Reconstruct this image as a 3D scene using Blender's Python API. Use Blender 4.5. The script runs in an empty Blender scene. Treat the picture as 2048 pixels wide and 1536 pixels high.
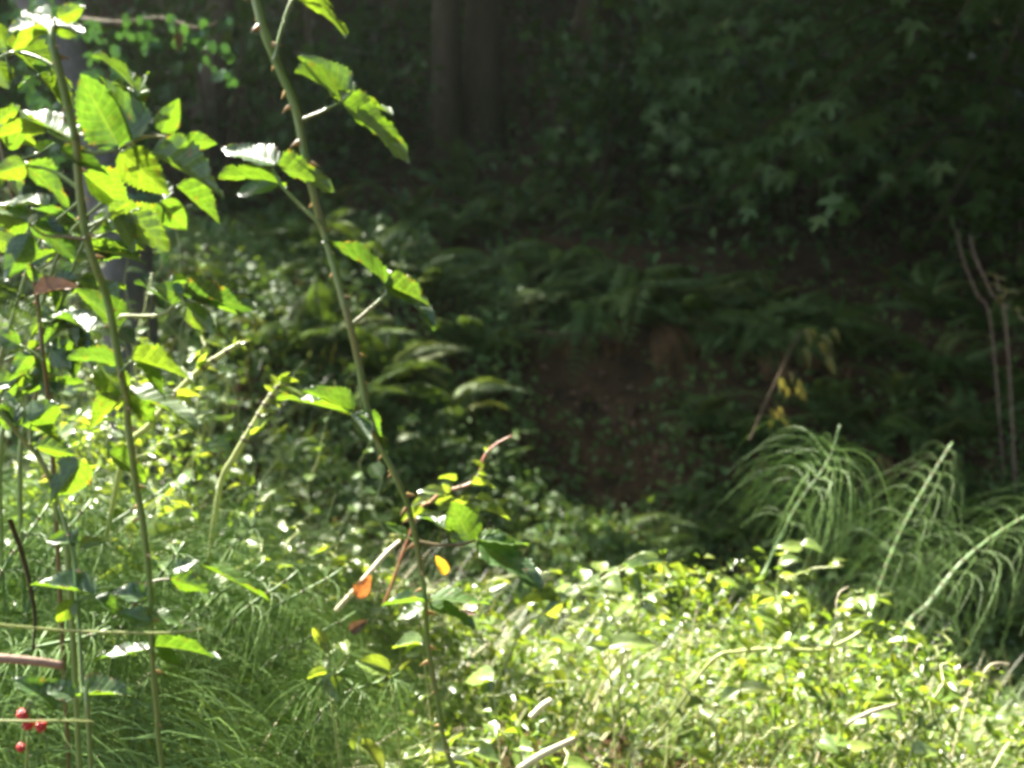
import bpy, math, random
import numpy as np
from mathutils import Vector, Matrix

random.seed(7)
rng = np.random.default_rng(11)
SC = bpy.context.scene
COL = SC.collection
rad = math.radians

# ---------------------------------------------------------------- camera, sky, sun, exposure
CAM = Vector((0.0, 0.0, 1.5))
PITCH = rad(-8.0)
HFOV = rad(45.0)
FPX = 1024.0 / math.tan(HFOV / 2)
cam_d = bpy.data.cameras.new('camera')
cam_d.sensor_fit = 'HORIZONTAL'
cam_d.angle = HFOV
cam_d.clip_start = 0.02
cam_d.clip_end = 500.0
cam_d.dof.use_dof = True
cam_d.dof.focus_distance = 1.8
cam_d.dof.aperture_fstop = 3.8
cam_o = bpy.data.objects.new('camera', cam_d)
cam_o.location = CAM
cam_o.rotation_euler = (math.pi / 2 + PITCH, 0, 0)
COL.objects.link(cam_o)
SC.camera = cam_o

SUN = Vector((-0.45, 0.46, 0.765)).normalized()      # towards the sun
world = bpy.data.worlds.new('World')
SC.world = world
world.use_nodes = True
wn = world.node_tree
bg = wn.nodes['Background']
sky = wn.nodes.new('ShaderNodeTexSky')
sky.sky_type = 'NISHITA'
sky.sun_disc = False
sky.dust_density = 3.0
sky.ozone_density = 0.4
sky.sun_elevation = math.asin(SUN.z)
sky.sun_rotation = math.atan2(SUN.x, SUN.y)
wn.links.new(sky.outputs[0], bg.inputs[0])
bg.inputs[1].default_value = 0.078
sun_d = bpy.data.lights.new('sun', 'SUN')
sun_d.energy = 5.0
sun_d.angle = rad(0.6)
sun_d.color = (1.0, 0.95, 0.84)
sun_o = bpy.data.objects.new('sun', sun_d)
sun_o.rotation_euler = SUN.to_track_quat('Z', 'Y').to_euler()
sun_o.location = (-8, 8, 20)
COL.objects.link(sun_o)
SC.view_settings.view_transform = 'Standard'
SC.view_settings.look = 'None'
SC.view_settings.gamma = 1.0
SC.view_settings.exposure = 3.25
SC.cycles.use_denoising = True
SC.cycles.max_bounces = 8
SC.cycles.diffuse_bounces = 4
SC.cycles.glossy_bounces = 2
SC.cycles.transmission_bounces = 4
SC.cycles.caustics_reflective = False
SC.cycles.caustics_refractive = False
SC.cycles.filter_width = 3.2

# ---------------------------------------------------------------- helpers
CP, SP = math.cos(PITCH), math.sin(PITCH)
FWD = Vector((0, CP, SP)); UPV = Vector((0, -SP, CP))
def pix(x, y, d):
    """world point seen at photograph pixel (x, y) at d metres in front of the camera"""
    return CAM + FWD * d + Vector((1, 0, 0)) * ((x - 1024) / FPX * d) - UPV * ((y - 768) / FPX * d)

def sstep(a, b, x):
    t = np.clip((np.asarray(x, float) - a) / (b - a), 0, 1)
    return t * t * (3 - 2 * t)
_ph = rng.uniform(0, 6.28, (12, 2)); _dir = rng.normal(size=(12, 2))
def fnoise(x, y, f=1.0):
    s = 0
    for k in range(12):
        q = f * (0.6 + 0.35 * k)
        s = s + np.sin(x * _dir[k, 0] * q + y * _dir[k, 1] * q + _ph[k, 0]) / (1 + 0.5 * k)
    return s / 2.6
HY = [-60, -8, 0, 3.6, 4.4, 5.4, 6.2, 6.7, 7.1, 8.2, 10, 12, 16, 22, 40, 90]
HZ = [1.0, 0.1, 0.0, 0.0, -0.14, -0.16, 0.0, 0.5, 0.86, 1.12, 1.55, 2.3, 4.8, 8.8, 17, 24]
def ground(x, y):
    x = np.asarray(x, float); y = np.asarray(y, float)
    z = np.interp(y, HY, HZ)
    xc = np.clip(x, -4, 4)
    z = z - 0.20 * xc * (1 - 0.75 * sstep(3.8, 6.0, y)) * sstep(-6, 1, y)
    z = z + 0.78 * np.exp(-((y - 6.0) / 1.25) ** 2) * (1 - sstep(-1.3, 0.15, x))
    z = z + 0.05 * fnoise(x, y, 1.3) + 0.015 * fnoise(y, x, 5.0)
    return z
def gz(x, y): return float(ground(x, y))
def vegh(x, y):
    """height of the sunlit plant layer over the ground"""
    x = np.asarray(x, float); y = np.asarray(y, float)
    h = 0.46 * (1 - sstep(3.1, 4.2, y + 0.30 * fnoise(x, y, 2.6))) * sstep(0.9, 1.9, y)
    h = h * (1 + .35 * np.exp(-((x - .2) / .35) ** 2 - ((y - 2.9) / .4) ** 2) + .3 * np.exp(-((x - .95) / .3) ** 2 - ((y - 2.6) / .35) ** 2) + .4 * np.exp(-((x + .95) / .45) ** 2 - ((y - 2.9) / .35) ** 2))
    return h * (1 + 0.42 * fnoise(x + 3, y, 3.2) + 0.24 * fnoise(y, x, 8.0)) + 0.02

def mesh_np(name, verts, tris, mat=None, uv=None, tint=None, smooth=True):
    verts = np.asarray(verts, np.float32); tris = np.asarray(tris, np.int32)
    me = bpy.data.meshes.new(name)
    me.vertices.add(len(verts)); me.vertices.foreach_set('co', verts.ravel())
    me.loops.add(tris.size); me.loops.foreach_set('vertex_index', tris.ravel())
    me.polygons.add(len(tris))
    me.polygons.foreach_set('loop_start', np.arange(0, tris.size, 3, dtype=np.int32))
    if uv is not None:
        ul = me.uv_layers.new(name='UVMap')
        ul.data.foreach_set('uv', np.asarray(uv, np.float32)[tris.ravel()].ravel())
    if tint is not None:
        a = me.attributes.new('tint', 'FLOAT', 'POINT')
        a.data.foreach_set('value', np.asarray(tint, np.float32))
    me.update(calc_edges=True)
    if smooth:
        me.polygons.foreach_set('use_smooth', np.ones(len(tris), bool))
    if mat: me.materials.append(mat)
    return me

def link(name, me, parent=None, mw=None):
    o = bpy.data.objects.new(name, me)
    COL.objects.link(o)
    if parent is not None: o.parent = parent
    if mw is not None: o.matrix_local = mw
    return o
def thing(name, loc, label, cat, group=None):
    o = bpy.data.objects.new(name, None)
    o.empty_display_size = 0.05
    COL.objects.link(o); o.location = loc
    tag(o, label, cat, group)
    return o
def tag(o, label=None, cat=None, group=None, kind=None):
    if label: o['label'] = label
    if cat: o['category'] = cat
    if group: o['group'] = group
    if kind: o['kind'] = kind
    return o
def quads(n, m, close=False):
    """triangles of an (n+1) x (m+1) grid"""
    i, j = np.meshgrid(np.arange(n), np.arange(m), indexing='ij')
    i = i.ravel(); j = j.ravel(); w = m + 1
    a = i * w + j; b = a + 1; c = a + w; d = c + 1
    return np.concatenate([np.stack([a, b, d], 1), np.stack([a, d, c], 1)])

def smooth_path(P, k=4):
    P = [Vector(p) for p in P]
    if len(P) < 3:
        return [P[0].lerp(P[-1], t / k) for t in range(k + 1)]
    Q = [P[0] * 2 - P[1]] + P + [P[-1] * 2 - P[-2]]
    out = []
    for i in range(1, len(Q) - 2):
        a, b, c, d = Q[i - 1], Q[i], Q[i + 1], Q[i + 2]
        for s in range(k):
            t = s / k
            out.append(0.5 * ((2 * b) + (c - a) * t + (2 * a - 5 * b + 4 * c - d) * t * t + (3 * b - a - 3 * c + d) * t ** 3))
    out.append(P[-1])
    return out
def tube(P, R, sides=6, cap=True):
    n = len(P)
    R = np.interp(np.linspace(0, 1, n), np.linspace(0, 1, len(R)), R)
    V = []; up = Vector((0.31, 0.17, 0.93))
    uvs = []
    for i in range(n):
        t = (P[min(i + 1, n - 1)] - P[max(i - 1, 0)])
        if t.length < 1e-9: t = Vector((0, 0, 1))
        t.normalize()
        u = up - t * up.dot(t)
        if u.length < 1e-3: u = Vector((1, 0, 0)) - t * t.x
        u.normalize(); w = t.cross(u); up = u
        for s in range(sides + 1):
            a = 2 * math.pi * s / sides
            V.append(P[i] + (u * math.cos(a) + w * math.sin(a)) * float(R[i]))
            uvs.append((s / sides, i / max(1, n - 1)))
    T = quads(n - 1, sides)
    V = [tuple(v) for v in V]
    if cap:
        V.append(tuple(P[-1])); uvs.append((.5, 1))
        c = len(V) - 1; b = (n - 1) * (sides + 1)
        T = np.concatenate([T, np.array([[b + s, b + s + 1, c] for s in range(sides)])])
    return np.array(V), T, np.array(uvs)
def join(parts):
    V = []; T = []; U = []; o = 0
    for p in parts:
        V.append(p[0]); T.append(np.asarray(p[1]) + o); o += len(p[0])
        U.append(p[2] if len(p) > 2 else np.zeros((len(p[0]), 2)))
    return np.concatenate(V), np.concatenate(T), np.concatenate(U)

# leaf shapes: +Y is the axis (0..1), x the width (max 1 wide), z the upper side
def leaf_shape(n, m, prof, fold=0.18, droop=0.12, wave=0.0, teeth=0.0, twist=0.0, seed=0, notch=None, aspect=0.6):
    r = random.Random(seed)
    V = []; U = []
    ph = r.uniform(0, 6)
    for i in range(n + 1):
        t = i / n
        w = prof(t) * 0.5
        for j in range(m + 1):
            s = j / m * 2 - 1
            e = abs(s)
            ww = w
            if teeth and e > 0.99 and 0 < i < n:
                ww = w * (1 + teeth * (1 if i % 2 else -0.9) * r.uniform(.6, 1.3))
            if notch and e > 0.4:
                for (nt, side, dep, wid) in notch:
                    if side * s > 0: ww *= 1 - dep * math.exp(-((t - nt) / wid) ** 2) * (e - .4) / .6
            x = s * ww
            z = fold * abs(x) * aspect * 2 - droop * t * t + wave * math.sin(t * 9 + ph + s * 1.3) * e * 0.5
            z += 0.012 * math.sin(t * 30 - e * 6) * e        # puckering between side veins
            xx = x
            V.append((xx, t + (0.05 * e if t < .2 else 0) * 0, z + twist * xx * t))
            U.append((0.5 + 0.5 * s, t))
    return np.array(V), quads(n, m), np.array(U)
def p_bramble(t): return (math.sin(math.pi * t ** 0.66) ** 0.82) * (1 - 0.22 * t) * 1.04 if 0 < t < 1 else 0.015
def p_round(t): return (math.sin(math.pi * t ** 0.75) ** 0.62) * 1.0 if 0 < t < 1 else 0.02
def p_lance(t): return (math.sin(math.pi * t ** 0.55) ** 1.1) * 1.0 if 0 < t < 1 else 0.01
def p_heart(t): return max(0.02, (1 - t) ** 0.75 * min(1, (t + 0.03) / 0.16) ** .6 * 1.1) if t < 1 else 0.0
def maple_shape(seed=0):
    r = random.Random(seed)
    lobes = [(-128, .42), (-62, .78), (0, 1.0), (62, .78), (128, .42)]
    pts = []
    for k, (a, l) in enumerate(lobes):
        l *= r.uniform(.9, 1.08)
        for da, f in ((-17, .56), (-13, .80), (-6, .82), (0, 1.0), (6, .82), (13, .80), (17, .56)):
            pts.append((math.radians(a + da), l * f))
        if k < 4: pts.append((math.radians(a + 31), .36))
    V = [(0, 0, 0)]
    dr = r.uniform(.12, .3)
    for a, l in pts:
        x = math.sin(a) * l; y = math.cos(a) * l
        V.append((x, y, -dr * (x * x + y * y) + .05 * abs(math.sin(a * 2.9))))
    V.append((0, -.05, 0))
    n = len(pts)
    T = [[0, i + 1, i] for i in range(1, n)] + [[0, n + 1, n], [0, 1, n + 1]]
    V = np.array(V)
    return V, np.array(T), V[:, :2] * .5 + .5
def simple_leaf(prof, fold=.3, droop=.2, n=4, m=2):
    return leaf_shape(n, m, prof, fold=fold, droop=droop)

def rand_unit(n):
    v = rng.normal(size=(n, 3)); return v / np.linalg.norm(v, axis=1)[:, None]
def nrm(v): return v / np.maximum(1e-9, np.linalg.norm(v, axis=-1, keepdims=True))
def scatter(tpl, loc, ydir, zdir, length, width, mat, name, tint=None):
    """one mesh of many leaves: template placed at loc with axis ydir, upper side zdir"""
    V, T, U = tpl
    N = len(loc); k = len(V)
    Y = nrm(ydir); X = nrm(np.cross(Y, zdir)); Z = np.cross(X, Y)
    L = np.broadcast_to(np.asarray(length, float), (N,))[:, None, None]
    W = np.broadcast_to(np.asarray(width, float), (N,))[:, None, None]
    P = loc[:, None, :] + V[None, :, 0:1] * X[:, None, :] * W + V[None, :, 1:2] * Y[:, None, :] * L + V[None, :, 2:3] * Z[:, None, :] * L
    F = (T[None] + (np.arange(N) * k)[:, None, None]).reshape(-1, 3)
    ti = np.repeat(rng.random(N) if tint is None else tint, k)
    return mesh_np(name, P.reshape(-1, 3), F, mat, np.tile(U, (N, 1)), ti)
def leaf_matrix(base, ydir, zdir, length, width):
    Y = Vector(ydir).normalized(); X = Y.cross(Vector(zdir))
    if X.length < 1e-4: X = Y.cross(Vector((0.3, 1, .2)))
    X.normalize(); Z = X.cross(Y)
    M = Matrix.Identity(4)
    for i in range(3):
        M[i][0] = X[i] * width; M[i][1] = Y[i] * length; M[i][2] = Z[i] * length; M[i][3] = base[i]
    return M

# ---------------------------------------------------------------- materials
def nodes(name):
    m = bpy.data.materials.new(name); m.use_nodes = True
    nt = m.node_tree
    p = nt.nodes['Principled BSDF']; out = nt.nodes['Material Output']
    return m, nt, p, out
def tint_value(nt):
    at = nt.nodes.new('ShaderNodeAttribute'); at.attribute_name = 'tint'
    oi = nt.nodes.new('ShaderNodeObjectInfo')
    ad = nt.nodes.new('ShaderNodeMath'); ad.operation = 'ADD'
    fr = nt.nodes.new('ShaderNodeMath'); fr.operation = 'FRACT'
    nt.links.new(at.outputs['Fac'], ad.inputs[0]); nt.links.new(oi.outputs['Random'], ad.inputs[1])
    nt.links.new(ad.outputs[0], fr.inputs[0])
    return fr.outputs[0]
def ramp(nt, fac, cols):
    r = nt.nodes.new('ShaderNodeValToRGB')
    e = r.color_ramp.elements
    while len(e) < len(cols): e.new(0.5)
    for i, (p, c) in enumerate(cols):
        e[i].position = p; e[i].color = (*c, 1)
    nt.links.new(fac, r.inputs[0])
    return r.outputs[0]
def leaf_mat(name, cols, trans=0.42, tcol=(1.5, 1.35, 0.5), rough=0.42, spec=0.5, veins=False, spots=True):
    m, nt, p, out = nodes(name)
    L = nt.links.new
    col = ramp(nt, tint_value(nt), [(i / (len(cols) - 1), c) for i, c in enumerate(cols)])
    if spots:
        tc = nt.nodes.new('ShaderNodeTexCoord')
        nz = nt.nodes.new('ShaderNodeTexNoise'); nz.inputs['Scale'].default_value = 9.0 if veins else 4.0
        nz.inputs['Detail'].default_value = 3
        L(tc.outputs['UV' if veins else 'Object'], nz.inputs['Vector'])
        hv = nt.nodes.new('ShaderNodeHueSaturation')
        mr = nt.nodes.new('ShaderNodeMapRange')
        mr.inputs[1].default_value = .3; mr.inputs[2].default_value = .7
        mr.inputs[3].default_value = .7; mr.inputs[4].default_value = 1.3
        L(nz.outputs[0], mr.inputs[0]); L(mr.outputs[0], hv.inputs['Value']); L(col, hv.inputs['Color'])
        col = hv.outputs[0]
    bump = None
    if veins:
        # midrib and pinnate side veins in leaf coordinates (u across, v along)
        uv = nt.nodes.new('ShaderNodeUVMap'); uv.uv_map = 'UVMap'
        sx = nt.nodes.new('ShaderNodeSeparateXYZ'); L(uv.outputs[0], sx.inputs[0])
        def mth(op, a, b=None, c=None):
            n = nt.nodes.new('ShaderNodeMath'); n.operation = op
            for k, v in enumerate((a, b, c)):
                if v is None: continue
                if isinstance(v, (int, float)): n.inputs[k].default_value = v
                else: L(v, n.inputs[k])
            return n.outputs[0]
        au = mth('ABSOLUTE', mth('SUBTRACT', sx.outputs[0], 0.5))
        ph = mth('FRACT', mth('MULTIPLY', mth('SUBTRACT', sx.outputs[1], mth('MULTIPLY', au, 0.42)), 9.0))
        side = mth('ABSOLUTE', mth('SUBTRACT', ph, 0.5))
        sv = mth('SUBTRACT', 1.0, mth('SMOOTH_MIN', mth('MULTIPLY', side, 7.0), 1.0, 0.2))
        mid = mth('SUBTRACT', 1.0, mth('SMOOTH_MIN', mth('MULTIPLY', au, 28.0), 1.0, 0.2))
        vein = mth('MAXIMUM', mth('MULTIPLY', sv, 0.55), mid)
        mx = nt.nodes.new('ShaderNodeMix'); mx.data_type = 'RGBA'
        L(mth('MULTIPLY', vein, 0.32), mx.inputs[0]); L(col, mx.inputs[6])
        mx.inputs[7].default_value = (0.16, 0.22, 0.07, 1)
        col = mx.outputs[2]
        b = nt.nodes.new('ShaderNodeBump'); b.inputs['Strength'].default_value = 0.3; b.inputs['Distance'].default_value = 0.003
        L(vein, b.inputs['Height']); b.invert = True
        bump = b.outputs[0]
    if veins:                                               # brown blemishes and edges
        n2 = nt.nodes.new('ShaderNodeTexNoise'); n2.inputs['Scale'].default_value = 5.0; n2.inputs['Detail'].default_value = 4
        oi2 = nt.nodes.new('ShaderNodeObjectInfo')
        va = nt.nodes.new('ShaderNodeVectorMath'); va.operation = 'MULTIPLY_ADD'
        cb = nt.nodes.new('ShaderNodeCombineXYZ')
        L(oi2.outputs['Random'], cb.inputs[0]); L(oi2.outputs['Random'], cb.inputs[1])
        va.inputs[1].default_value = (37, 37, 37)
        L(cb.outputs[0], va.inputs[0]); L(uv.outputs[0], va.inputs[2]); L(va.outputs[0], n2.inputs['Vector'])
        edge = mth('MULTIPLY', mth('POWER', mth('MULTIPLY', au, 2.0), 6.0), .10)
        mk = nt.nodes.new('ShaderNodeMapRange'); mk.inputs[1].default_value = .64; mk.inputs[2].default_value = .70
        L(mth('ADD', n2.outputs[0], edge), mk.inputs[0])
        mb = nt.nodes.new('ShaderNodeMix'); mb.data_type = 'RGBA'
        L(mth('MULTIPLY', mk.outputs[0], .85), mb.inputs[0]); L(col, mb.inputs[6]); mb.inputs[7].default_value = (.10, .065, .025, 1)
        col = mb.outputs[2]
    L(col, p.inputs['Base Color'])
    p.inputs['Roughness'].default_value = rough
    p.inputs['Specular IOR Level'].default_value = spec
    tr = nt.nodes.new('ShaderNodeBsdfTranslucent')
    mm = nt.nodes.new('ShaderNodeMix'); mm.data_type = 'RGBA'; mm.blend_type = 'MULTIPLY'
    mm.inputs[0].default_value = 1.0
    L(col, mm.inputs[6]); mm.inputs[7].default_value = (*tcol, 1)
    mm.clamp_result = False
    L(mm.outputs[2], tr.inputs[0])
    ms = nt.nodes.new('ShaderNodeMixShader'); ms.inputs[0].default_value = trans
    L(p.outputs[0], ms.inputs[1]); L(tr.outputs[0], ms.inputs[2]); L(ms.outputs[0], out.inputs[0])
    if bump is not None:
        L(bump, p.inputs['Normal']); L(bump, tr.inputs['Normal'])
    return m
def solid_mat(name, cols, scale=20, rough=.7, spec=.3, bump=0.0, stretch=None, trans=0.0):
    m, nt, p, out = nodes(name); L = nt.links.new
    tc = nt.nodes.new('ShaderNodeTexCoord')
    nz = nt.nodes.new('ShaderNodeTexNoise'); nz.inputs['Scale'].default_value = scale; nz.inputs['Detail'].default_value = 6
    nz.inputs['Roughness'].default_value = .65
    src = tc.outputs['Object']
    if stretch:
        mp = nt.nodes.new('ShaderNodeMapping'); mp.inputs['Scale'].default_value = stretch
        L(src, mp.inputs[0]); src = mp.outputs[0]
    L(src, nz.inputs['Vector'])
    lo, hi = .3, .7
    col = ramp(nt, nz.outputs[0], [(lo + (hi - lo) * i / (len(cols) - 1), c) for i, c in enumerate(cols)])
    L(col, p.inputs['Base Color'])
    p.inputs['Roughness'].default_value = rough; p.inputs['Specular IOR Level'].default_value = spec
    if bump:
        b = nt.nodes.new('ShaderNodeBump'); b.inputs['Strength'].default_value = .8; b.inputs['Distance'].default_value = bump
        L(nz.outputs[0], b.inputs['Height']); L(b.outputs[0], p.inputs['Normal'])
    if trans:
        tr = nt.nodes.new('ShaderNodeBsdfTranslucent'); L(col, tr.inputs[0])
        ms = nt.nodes.new('ShaderNodeMixShader'); ms.inputs[0].default_value = trans
        L(p.outputs[0], ms.inputs[1]); L(tr.outputs[0], ms.inputs[2]); L(ms.outputs[0], out.inputs[0])
    return m
M = {}
M['bramble'] = leaf_mat('bramble_leaf', [(.022, .055, .020), (.050, .100, .020), (.034, .078, .026), (.072, .122, .024), (.040, .085, .018)], trans=.46, tcol=(2.0, 1.9, .36), rough=.36, spec=.6, veins=True)
M['sprig'] = leaf_mat('sprig_leaf', [(.085, .14, .028), (.14, .20, .040), (.12, .18, .045), (.17, .21, .05)], trans=.46, tcol=(1.7, 1.55, .4), rough=.30, spec=.65)
M['cover'] = leaf_mat('cover_leaf', [(.065, .120, .020), (.11, .175, .030), (.085, .150, .030), (.16, .195, .040)], trans=.46, tcol=(1.6, 1.5, .4), rough=.36, spec=.5)
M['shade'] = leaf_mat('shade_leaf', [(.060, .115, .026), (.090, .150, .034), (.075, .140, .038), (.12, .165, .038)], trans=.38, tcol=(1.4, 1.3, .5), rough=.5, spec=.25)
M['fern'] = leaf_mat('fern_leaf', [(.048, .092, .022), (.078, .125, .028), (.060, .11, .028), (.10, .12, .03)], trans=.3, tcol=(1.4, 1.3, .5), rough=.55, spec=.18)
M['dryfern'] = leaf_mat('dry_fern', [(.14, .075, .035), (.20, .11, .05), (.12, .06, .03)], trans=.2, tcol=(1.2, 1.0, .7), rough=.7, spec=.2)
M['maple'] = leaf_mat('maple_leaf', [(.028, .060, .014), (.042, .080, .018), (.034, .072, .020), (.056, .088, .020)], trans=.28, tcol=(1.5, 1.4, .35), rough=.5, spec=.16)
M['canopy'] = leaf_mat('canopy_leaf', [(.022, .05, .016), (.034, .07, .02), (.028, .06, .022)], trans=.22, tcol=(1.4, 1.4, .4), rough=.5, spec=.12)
M['ivy'] = leaf_mat('ivy_leaf', [(.028, .07, .026), (.042, .10, .036), (.034, .085, .034)], trans=.22, tcol=(1.4, 1.4, .5), rough=.4, spec=.3)
M['yellow'] = leaf_mat('yellow_leaf', [(.55, .36, .03), (.45, .30, .04)], trans=.45, tcol=(1.3, 1.1, .6), rough=.5, spec=.4)
M['paleyellow'] = leaf_mat('pale_yellow_leaf', [(.12, .125, .035), (.17, .15, .05), (.10, .12, .03)], trans=.4, tcol=(1.2, 1.1, .6), rough=.5, spec=.3)
M['orange'] = leaf_mat('orange_leaf', [(.38, .15, .04), (.30, .12, .04)], trans=.3, tcol=(1.2, 1.0, .8), rough=.6, spec=.3)
M['brownleaf'] = leaf_mat('dead_leaf', [(.09, .05, .028), (.16, .09, .048), (.07, .04, .022)], trans=.15, tcol=(1.1, 1, .9), rough=.6, spec=.3)
M['horsetail'] = leaf_mat('horsetail_branch', [(.085, .155, .035), (.115, .19, .045), (.095, .165, .04)], trans=.34, tcol=(1.4, 1.3, .5), rough=.45, spec=.3, spots=False)
M['grass'] = leaf_mat('grass_blade', [(.07, .14, .03), (.11, .18, .045), (.20, .20, .08), (.09, .16, .04)], trans=.35, tcol=(1.5, 1.4, .5), rough=.4, spec=.5)
M['cane'] = solid_mat('cane_green', [(.075, .145, .03), (.11, .185, .045), (.15, .20, .06), (.14, .11, .045)], scale=22, rough=.45, spec=.5, stretch=(1, 1, .25))
M['caneold'] = solid_mat('cane_brown', [(.09, .10, .03), (.11, .08, .03), (.13, .10, .04)], scale=14, rough=.5, spec=.4)
M['thorn'] = solid_mat('thorn', [(.30, .24, .09), (.32, .17, .07)], scale=60, rough=.4, spec=.5, trans=.25)
M['stalk'] = solid_mat('young_stalk', [(.28, .33, .11), (.38, .40, .16)], scale=30, rough=.4, spec=.5, trans=.25)
M['redstem'] = solid_mat('red_stem', [(.26, .16, .07), (.32, .12, .07), (.24, .22, .07)], scale=30, rough=.45, spec=.4)
M['htstem'] = solid_mat('horsetail_stem', [(.085, .145, .045), (.12, .19, .065)], scale=30, rough=.45, spec=.4)
M['sheath'] = solid_mat('sheath', [(.15, .15, .07), (.10, .08, .045)], scale=50, rough=.6)
M['straw'] = solid_mat('straw', [(.42, .36, .22), (.55, .48, .32), (.36, .28, .17)], scale=30, rough=.55, spec=.4, bump=.001)
M['twig'] = solid_mat('twig', [(.20, .13, .09), (.30, .20, .14), (.15, .10, .07)], scale=40, rough=.7, bump=.002)
M['bark'] = solid_mat('bark', [(.030, .021, .012), (.072, .050, .030), (.042, .036, .017), (.10, .072, .045)], scale=7, rough=.9, spec=.15, bump=.03, stretch=(1, 1, .22))
M['greybark'] = solid_mat('grey_bark', [(.045, .04, .036), (.10, .09, .085), (.06, .055, .045), (.12, .11, .10)], scale=14, rough=.85, spec=.2, bump=.015, stretch=(1, 1, .3))
M['soil'] = solid_mat('soil', [(.016, .010, .005), (.040, .024, .011), (.062, .036, .016), (.030, .024, .009)], scale=5.5, rough=.95, spec=.1, bump=.05)
M['berry'] = solid_mat('berry', [(.36, .012, .012), (.46, .03, .02)], scale=40, rough=.22, spec=.6)

# ---------------------------------------------------------------- ground
gx = np.concatenate([np.linspace(-70, -7, 30), np.linspace(-6.8, 6.8, 150), np.linspace(7, 70, 30)])
gy = np.concatenate([np.linspace(-60, -1, 24), np.linspace(-.8, 13, 170), np.linspace(13.4, 90, 60)])
X, Y = np.meshgrid(gx, gy, indexing='ij')
Z = ground(X, Y)
G = mesh_np('ground', np.stack([X.ravel(), Y.ravel(), Z.ravel()], 1), quads(len(gx) - 1, len(gy) - 1)[:, ::-1], M['soil'])
g_o = link('ground', G); tag(g_o, 'dark brown forest soil rising into a bare earth bank', kind='structure')

# ---------------------------------------------------------------- trees: trunks, limbs and the canopy that shades the bank
def crown_mesh(seed, n=1700, leaf=.13):
    r = np.random.default_rng(seed)
    # leaves sit in clumps so that the crown has gaps and an uneven outline
    K = 46
    cc = r.normal(size=(K, 3)); cc = cc / np.linalg.norm(cc, axis=1)[:, None] * (r.random(K) ** .4)[:, None] * .86
    idx = r.integers(0, K, n)
    P = cc[idx] + r.normal(size=(n, 3)) * .15
    P[:, 2] *= .78
    y = r.normal(size=(n, 3)); y[:, 2] -= .5
    z = r.normal(size=(n, 3)) * .6; z[:, 2] += 1.2
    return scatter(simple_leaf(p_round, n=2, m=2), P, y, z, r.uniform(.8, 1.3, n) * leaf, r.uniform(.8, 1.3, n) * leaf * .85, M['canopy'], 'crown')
CROWNS = [crown_mesh(s) for s in (1, 2, 3)]
THIN = crown_mesh(4, 320, .11)
S = np.array(SUN)
lit = []
for x in np.linspace(-1.5, 1.7, 13):
    for y in np.linspace(1.9, 3.45, 6):
        if abs(x) < .44 * y and not (x > .9 and y > 3.1): lit.append((x, y, gz(x, y) + .5))
for px in (-40, 80, 200, 330, 450):
    for py in (-60, 120, 300, 500, 700):
        lit.append(tuple(pix(px, py, 1.45)))
for px, py, d in ((260, 880, 2.35), (340, 790, 2.3), (480, 690, 2.25), (470, 920, 2.5), (570, 760, 2.45), (880, 985, 2.5), (1020, 870, 2.5), (1660, 930, 3.5), (1500, 1000, 3.5), (1250, 1140, 2.75), (700, 1075, 2.5)):
    lit.append(tuple(pix(px, py, d)))
lit = np.array(lit)
shade = []
for x in np.linspace(-3.6, 5.5, 22):
    for y in np.linspace(4.25, 12, 20):
        if abs(x) < .46 * y + .4: shade.append((x, y, gz(x, y) + .35))
        if abs(x) < .46 * y + .4 and y > 6.5: shade.append((x, y, gz(x, y) + 1.8))
for px in (560, 640, 700, 780): 
    for py in (0, 250, 500, 750): shade.append(tuple(pix(px, py, 1.5)))
for px, py in ((430, 60), (440, 160), (300, 50), (250, 60), (180, 250), (220, 400)): shade.append(tuple(pix(px, py, 4.5)))
shade = np.array(shade)
def ray_dist(P, c):
    d = c - P; t = d @ S
    return np.where(t > 0, np.linalg.norm(d - t[:, None] * S, axis=1), 99)
crng = np.random.default_rng(5)
mound = ((shade[:, 0] < .5) & (shade[:, 1] < 6.9) | (shade[:, 0] < 1.3) & (shade[:, 1] < 5.0)) & (shade[:, 1] > 3)
covered = np.where(mound, 2.0, 0.0); crowns = []; thin = []
mp = shade[mound]
def over_mound(c, r): return (ray_dist(mp, c) < r * .95).sum() > 1
for it in range(80):
    best = None
    un = np.where(covered < 2)[0]
    if len(un) < 6: break
    for c in range(40):
        p = shade[crng.choice(un)]
        cen = p + S * crng.uniform(6.5, 14) + crng.normal(size=3) * .4
        r = crng.uniform(1.0, 2.5)
        if cen[2] < gz(cen[0], cen[1]) + 3.2 or cen[2] - r < 1.5 + cen[1] * .20: continue
        if ray_dist(lit, cen).min() < r * 1.28 + .12 or over_mound(cen, r): continue
        sc = (ray_dist(shade[un], cen) < r * .8).sum()
        if best is None or sc > best[0]: best = (sc, cen, r)
    if best is None: continue
    crowns.append((best[1], best[2]))
    covered += ray_dist(shade, best[1]) < best[2] * .8
cov = np.zeros(len(mp))
for c, q in crowns: cov += ray_dist(mp, c) < q * .8
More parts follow.
